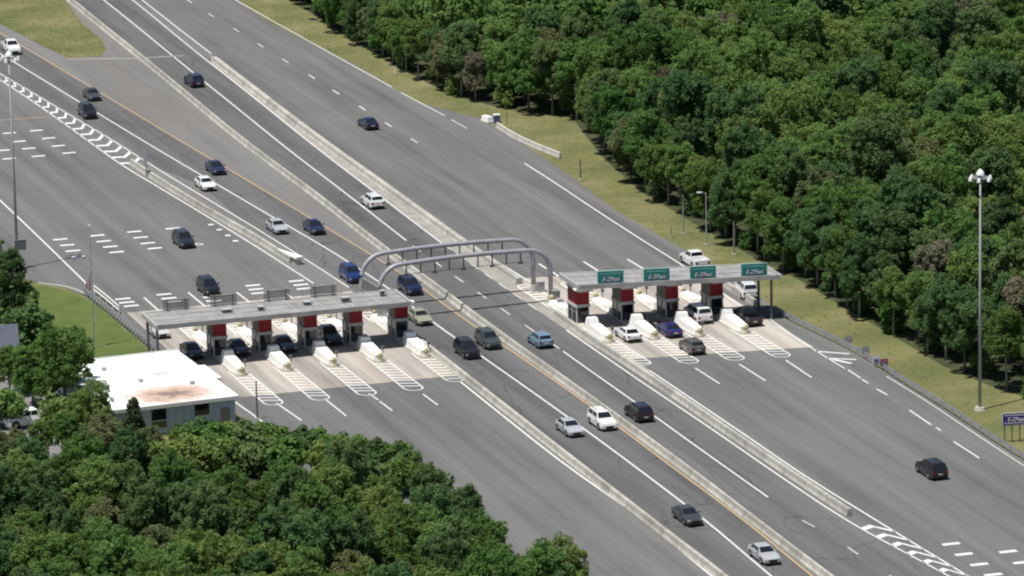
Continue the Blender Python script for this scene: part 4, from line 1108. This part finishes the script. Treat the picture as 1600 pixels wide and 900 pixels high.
def leaf_mesh(name, q, tint, mat):
    n = len(q) // 4; me = bpy.data.meshes.new(name)
    me.vertices.add(len(q)); me.vertices.foreach_set('co', q.astype(np.float32).ravel())
    me.loops.add(n * 4); me.loops.foreach_set('vertex_index', np.arange(n * 4, dtype=np.int32))
    me.polygons.add(n); me.polygons.foreach_set('loop_start', np.arange(0, n * 4, 4, dtype=np.int32)); me.polygons.foreach_set('loop_total', np.full(n, 4, np.int32))
    at_ = me.attributes.new('tint', 'FLOAT', 'FACE'); at_.data.foreach_set('value', tint.astype(np.float32))
    me.materials.append(mat); me.update(); me.validate(); return me

def trunk_mesh(seed, h, r0, R, z0, H, mat):
    r = random.Random(seed); mb = MB()
    bend = [Vector((r.uniform(-.25, .25) * k, r.uniform(-.25, .25) * k, 0)) for k in range(5)]
    pts = [Vector((0, 0, -.1)), Vector((0, 0, h * .25)) + bend[1] * .4, Vector((0, 0, h * .5)) + bend[2] * .5, Vector((0, 0, h * .75)) + bend[3] * .5, Vector((0, 0, h * .92)) + bend[4] * .5]
    mb.tube(pts, [r0, r0 * .8, r0 * .6, r0 * .38, r0 * .12], 8)
    for k in range(7):
        a = r.uniform(0, 6.28); i = r.choice([1, 2, 2, 3]); p = pts[i]; L = R * r.uniform(.4, .65)
        e = p + Vector((math.cos(a) * L, math.sin(a) * L, H * r.uniform(.08, .2))); mid = p.lerp(e, .5) + Vector((0, 0, -.2))
        mb.tube([p, mid, e], [r0 * .38, r0 * .25, r0 * .07], 6)
    me = mb.mesh('trunk', True); me.materials.append(mat); return me

VAR = []
for k in range(11):
    r = random.Random(k + 50)
    R = [4.1, 4.7, 5.2, 4.3, 4.9, 3.8, 4.5, 4.8, 4.2, 3.4, 3.9][k]; Ht = [13.5, 15, 16, 14.5, 15.5, 12, 13, 16.5, 14, 12.5, 16][k]; z0 = Ht * [.16, .2, .16, .22, .12, .10, .15, .24, .14, .12, .2][k]; H = Ht - z0
    q, tint = crown_data(100 + k, R, H * .95, z0, 270, 74, .142, 'broad')
    mat = M[['leaf', 'leaf', 'leaf', 'leaf_dark', 'leaf', 'leaf_olive', 'leaf', 'leaf_dark', 'leaf', 'leaf_grey', 'leaf_dark'][k]]
    VAR.append((leaf_mesh('crown', q, tint, mat), trunk_mesh(k, Ht * .78, .24, R, z0, H, M['bark_pale' if k % 3 == 0 else 'bark']), R, Ht))
TALL = []                                               # clear-stemmed trees of the wood edge
for k in range(3):
    Ht = [14.5, 15.5, 13.5][k]; R = [4.2, 4.6, 3.9][k]; z0 = Ht * .34
    q, tint = crown_data(140 + k, R, (Ht - z0) * .95, z0, 250, 74, .142, 'broad')
    TALL.append((leaf_mesh('crown', q, tint, M[['leaf', 'leaf', 'leaf_dark'][k]]), trunk_mesh(20 + k, Ht * .8, .22, R, z0, Ht - z0, M['bark_pale']), R, Ht))
PIN = []
for k in range(2):
    q, tint = crown_data(300 + k, 2.3, 8.5, 1.6, 120, 40, .22, 'pine')
    PIN.append((leaf_mesh('crown', q, tint, M['needle']), trunk_mesh(60 + k, 9.6, .18, 1.6, 2, 6, M['bark']), 2.3, 10))
SHR = []
for k in range(3):
    q, tint = crown_data(400 + k, 1.9, 3.2, .1, 60, 40, .2, 'broad')
    SHR.append((leaf_mesh('foliage', q, tint, M[['leaf', 'leaf_dark', 'leaf'][k]]), trunk_mesh(80 + k, 2.4, .09, 1.2, .6, 2, M['bark']), 1.9, 3.2))

def tree(name, label, p, var, sc, rot, cat='tree', group=None, zs=1.0, crown='crown', trunk='trunk'):
    t = thing(name, label, cat, p, rot, group); t.scale = (sc, sc, sc * zs)
    part(trunk, var[1], var[1].materials[0], t); part(crown, var[0], var[0].materials[0], t)
    return t

def inside(p, poly):
    c = False; j = len(poly) - 1
    for i in range(len(poly)):
        a, b = poly[i], poly[j]
        if (a.y > p.y) != (b.y > p.y) and p.x < (b.x - a.x) * (p.y - a.y) / (b.y - a.y) + a.x: c = not c
        j = i
    return c

def scatter(poly, edge, dmin, r):
    pts = []
    for p in edge: pts.append(Vector((p.x + r.uniform(-.8, .8), p.y + r.uniform(-1.5, 1.5), 0)))
    x0, x1 = min(p.x for p in poly), max(p.x for p in poly); y0, y1 = min(p.y for p in poly), max(p.y for p in poly)
    for _ in range(60000):
        p = Vector((r.uniform(x0, x1), r.uniform(y0, y1), 0))
        if inside(p, poly) and all((p.x - q.x) ** 2 + (p.y - q.y) ** 2 > dmin * dmin for q in pts): pts.append(p)
    return pts

r = random.Random(5)
ep = path(EDGE_R, 3); _, pt, L = cut(ep, 10)
edge = [pt(s) + Vector((2.2, .8, 0)) for s in np.arange(2, L, 5.2)]
wood = scatter([at(*p) for p in EDGE_R + [(1665, 640), (1665, 40), (1400, -40), (440, -40)]], edge, 5.1, r)
def px_of(p):
    d = p - CAM; z = d.dot(FW); return 800 + F_PX * d.dot(RT) / z, 450 - F_PX * d.dot(UP) / z
wood = [p for p in wood if px_of(p)[1] < 720]
wood.sort(key=lambda p: (p.y + (0 if any((p - e).length < 4 for e in edge) else 45)))   # nearest and front-row trees first
NIND = 285
def hue(k): return {'leaf': 'green leafy tree', 'dark_leaf': 'dark green tree', 'olive_leaf': 'dull olive tree', 'broad_leaf': 'green leafy tree', 'grey_leaf': 'pale grey-brown tree'}[VAR[k][0].materials[0].name.split('.')[0]]
def where(p):
    x, y = px_of(p)
    if x > 1560: return 'right of the tall light mast'
    if x > 1440: return ('close behind' if y > 420 else 'far behind') + ' the tall light mast'
    if x > 1250: return ('just right of' if y > 380 else 'far up right of') + ' the right canopy'
    if x > 1060: return ('just above' if y > 260 else 'far above') + ' the right canopy'
    if x > 860: return ('near the end of' if y > 150 else 'far above') + ' the white verge barrier'
    return 'upper left of the white verge barrier'
far_q, far_t = [], []
for i, p in enumerate(wood):
    k = r.choice([0, 1, 2, 3, 4, 5, 6, 7, 8, 10, 0, 1, 2, 4, 6, 8, 3, 10, 5, 9]); sc = r.uniform(.70, 1.1); rot = r.uniform(0, 6.28)
    front = any((p - e).length < 2.5 for e in edge)
    if i < NIND:
        if front:
            tree('woodland_tree', 'front-row %s of the wood, %s' % (hue(k), where(p)), p, TALL[i % 3] if i % 5 < 3 else VAR[k], sc * .82, rot, group='front row of the wood beside the right verge')
        else:
            tree('woodland_tree', '%s inside the wood, %s' % (hue(k), where(p)), p, VAR[k], sc, rot, group='trees packed inside the wood at the upper right')
    else:
        q, tint = crown_data(1000 + i, VAR[k][2], VAR[k][3] * .8, VAR[k][3] * .16, 110, 30, .29, 'broad')
        c, s_ = math.cos(rot), math.sin(rot)
        q = np.stack([q[:, 0] * c - q[:, 1] * s_, q[:, 0] * s_ + q[:, 1] * c, q[:, 2]], 1) * sc + np.array([p.x, p.y, 0])
        far_q.append(q); far_t.append(tint + r.uniform(-.05, .3))
print('wood trees', len(wood))
if far_q:
    o_ = link('distant_wood', leaf_mesh('distant_wood', np.vstack(far_q), np.clip(np.concatenate(far_t), 0, 1.2), M['leaf']))
    o_['kind'] = 'stuff'; tag(o_, 'far part of the green wood along the top edge', 'wood')
# low growth under the front row
for s in np.arange(3, L, 12.0):
    p = pt(s) + Vector((r.uniform(2.0, 4.5), r.uniform(-1, 2), 0))
    if px_of(p)[0] < 1640:
        tree('verge_shrub', 'low leafy shrub at the foot of the wood edge', p, SHR[r.randrange(3)], r.uniform(.6, 1.05), r.uniform(0, 6), 'shrub', 'shrubs at the foot of the wood edge', crown='foliage', trunk='stem')

# foreground wood, bottom left
FG = [(-60, 830), (60, 815), (200, 812), (350, 832), (500, 838), (600, 840), (710, 890), (800, 945), (870, 1000), (905, 1040), (860, 1100), (-60, 1100)]
def fwhere(p):
    x, y = px_of(p)
    return ('behind' if y < 920 else 'in the middle of' if y < 1000 else 'at the front of') + ' its ' + ('left part' if x < 200 else 'left centre' if x < 400 else 'right centre' if x < 620 else 'right part')
fg = scatter([at(*p) for p in FG], [], 4.5, r)
for i, p in enumerate(fg):
    k = r.choice([0, 1, 3, 4, 5, 6, 7, 8]); tree('foreground_tree', '%s in the foreground wood, %s' % (hue(k), fwhere(p)), p, VAR[k], r.uniform(.58, .82), r.uniform(0, 6.28), group='trees of the foreground wood')
print('foreground trees', len(fg))
tree('roadside_tree', 'bright green rounded tree at the right end of the foreground wood', at(878, 985), VAR[1], .72, .7)
for x, y, v, sc, zs, lab in [
    (16, 522, VAR[3], .84, .95, 'dark tree at the left edge beside the light mast'),
    (-22, 500, VAR[2], .8, 1.0, 'green tree half cut off by the left edge above the slate roof'),
    (52, 536, SHR[1], 1.5, 1.0, 'large dark shrub on the lawn behind the slate-roofed building'),
    (104, 652, VAR[4], .95, .84, 'big spreading tree overhanging the white-roofed building'),
    (52, 636, VAR[0], .82, .78, 'light green tree left of the white-roofed building'),
    (92, 676, SHR[0], 1.2, 1.0, 'shrub growing over the tail of the parked pickup'), (6, 668, SHR[2], 1.3, 1.0, 'shrub in front of the parked van at the left edge'),
    (16, 618, VAR[6], .6, .85, 'green tree by the parked van at the left edge'),
    (150, 700, VAR[2], .62, .9, 'green tree at the left corner of the white-roofed building'),
    (160, 742, VAR[5], .72, .9, 'dull olive tree in front of the white-roofed building'),
    (-6, 760, VAR[5], .6, 1.0, 'olive tree at the lower left edge')]:
    tree('garden_tree', lab, at(x, y), v, sc, x * .37, zs=zs)
for x, y, v, sc, zs, lab in [(212, 722, PIN[0], .85, .85, 'thin olive pine before the office wall'), (238, 735, VAR[5], .5, .95, 'round olive tree beside the thin pine at the office wall'),
                         (100, 716, VAR[6], .5, .9, 'small round tree just right of the parked pickup'), (64, 730, VAR[8], .5, .85, 'small tree hiding the tail of the parked pickup'), (22, 728, VAR[5], .45, .9, 'small olive tree in front of the parked pickup'), (128, 690, VAR[0], .55, .9, 'small light green tree under the big spreading tree')]:
    tree('garden_tree', lab, at(x, y), v, sc, x, zs=zs)
for i, (x, y, sc) in enumerate([(285, 712, 1.0), (310, 704, 1.15), (335, 712, 1.1), (362, 705, 1.0), (388, 706, 1.1), (412, 700, .9), (438, 712, 1.0), (470, 718, 1.1), (500, 716, 1.0), (530, 720, .9), (590, 724, .9), (620, 732, .9), (560, 722, .9), (640, 740, .8), (300, 740, 1.3), (350, 745, 1.3), (400, 742, 1.3), (450, 750, 1.4), (510, 755, 1.4), (570, 760, 1.3), (625, 772, 1.2), (260, 745, 1.2), (670, 790, 1.2)]):
    tree('hedge_shrub', 'leafy shrub in the row along the left plaza exit', at(x, y), SHR[i % 3], sc, i * 1.3, 'shrub', 'shrubs along the left plaza exit', crown='foliage', trunk='stem')

# ------------------------------------------------------------------ ragged grass on the verges
def tufts(name, poly_px, n, seed, label, zbase, hmax=.32):
    rr = np.random.default_rng(seed); poly = [at(*p) for p in poly_px]
    x0, x1 = min(p.x for p in poly), max(p.x for p in poly); y0, y1 = min(p.y for p in poly), max(p.y for p in poly)
    P = np.stack([rr.uniform(x0, x1, n), rr.uniform(y0, y1, n)], 1); ins = np.zeros(n, bool); j = len(poly) - 1
    for i in range(len(poly)):
        a, b = poly[i], poly[j]
        if abs(b.y - a.y) > 1e-9:
            cr = ((a.y > P[:, 1]) != (b.y > P[:, 1])) & (P[:, 0] < (b.x - a.x) * (P[:, 1] - a.y) / (b.y - a.y) + a.x); ins ^= cr
        j = i
    P = P[ins]; m_ = len(P); a = rr.uniform(0, np.pi, m_); w_ = rr.uniform(.08, .3, m_); h_ = rr.uniform(.06, hmax, m_) * rr.uniform(.4, 1, m_); lean = rr.normal(size=(m_, 2)) * .12
    d = np.stack([np.cos(a), np.sin(a)], 1) * w_[:, None]; z0 = np.full(m_, zbase)
    q = np.stack([np.column_stack([P - d, z0]), np.column_stack([P + d, z0]), np.column_stack([P + d * .5 + lean, z0 + h_]), np.column_stack([P - d * .6 + lean, z0 + h_])], 1).reshape(-1, 3)
    o_ = link(name, leaf_mesh(name, q, np.clip(rr.normal(.45, .2, m_), 0, 1), M['tuft'])); o_['kind'] = 'stuff'; tag(o_, label, 'grass')
M['tuft'] = leaf_mat('grass_tuft', (0.115, 0.13, 0.045), (0.175, 0.175, 0.07), (0.26, 0.235, 0.115))
tufts('verge_grass', [(x + 1, y - 1) for x, y in RIGHT_EDGE[1:22]] + [(1660, 690)] + EDGE_R[::-1], 34000, 3, 'dry green grass of the verge below the wood', -.06, .08)
tufts('island_grass', [(100, -2), (130, 38), (159, 62), (166, 76), (158, 88), (108, 91), (68, 73), (8, 41), (-60, 10), (-60, -20), (60, -20)], 8000, 4, 'dry grass on the island at the top left', .02, .08)
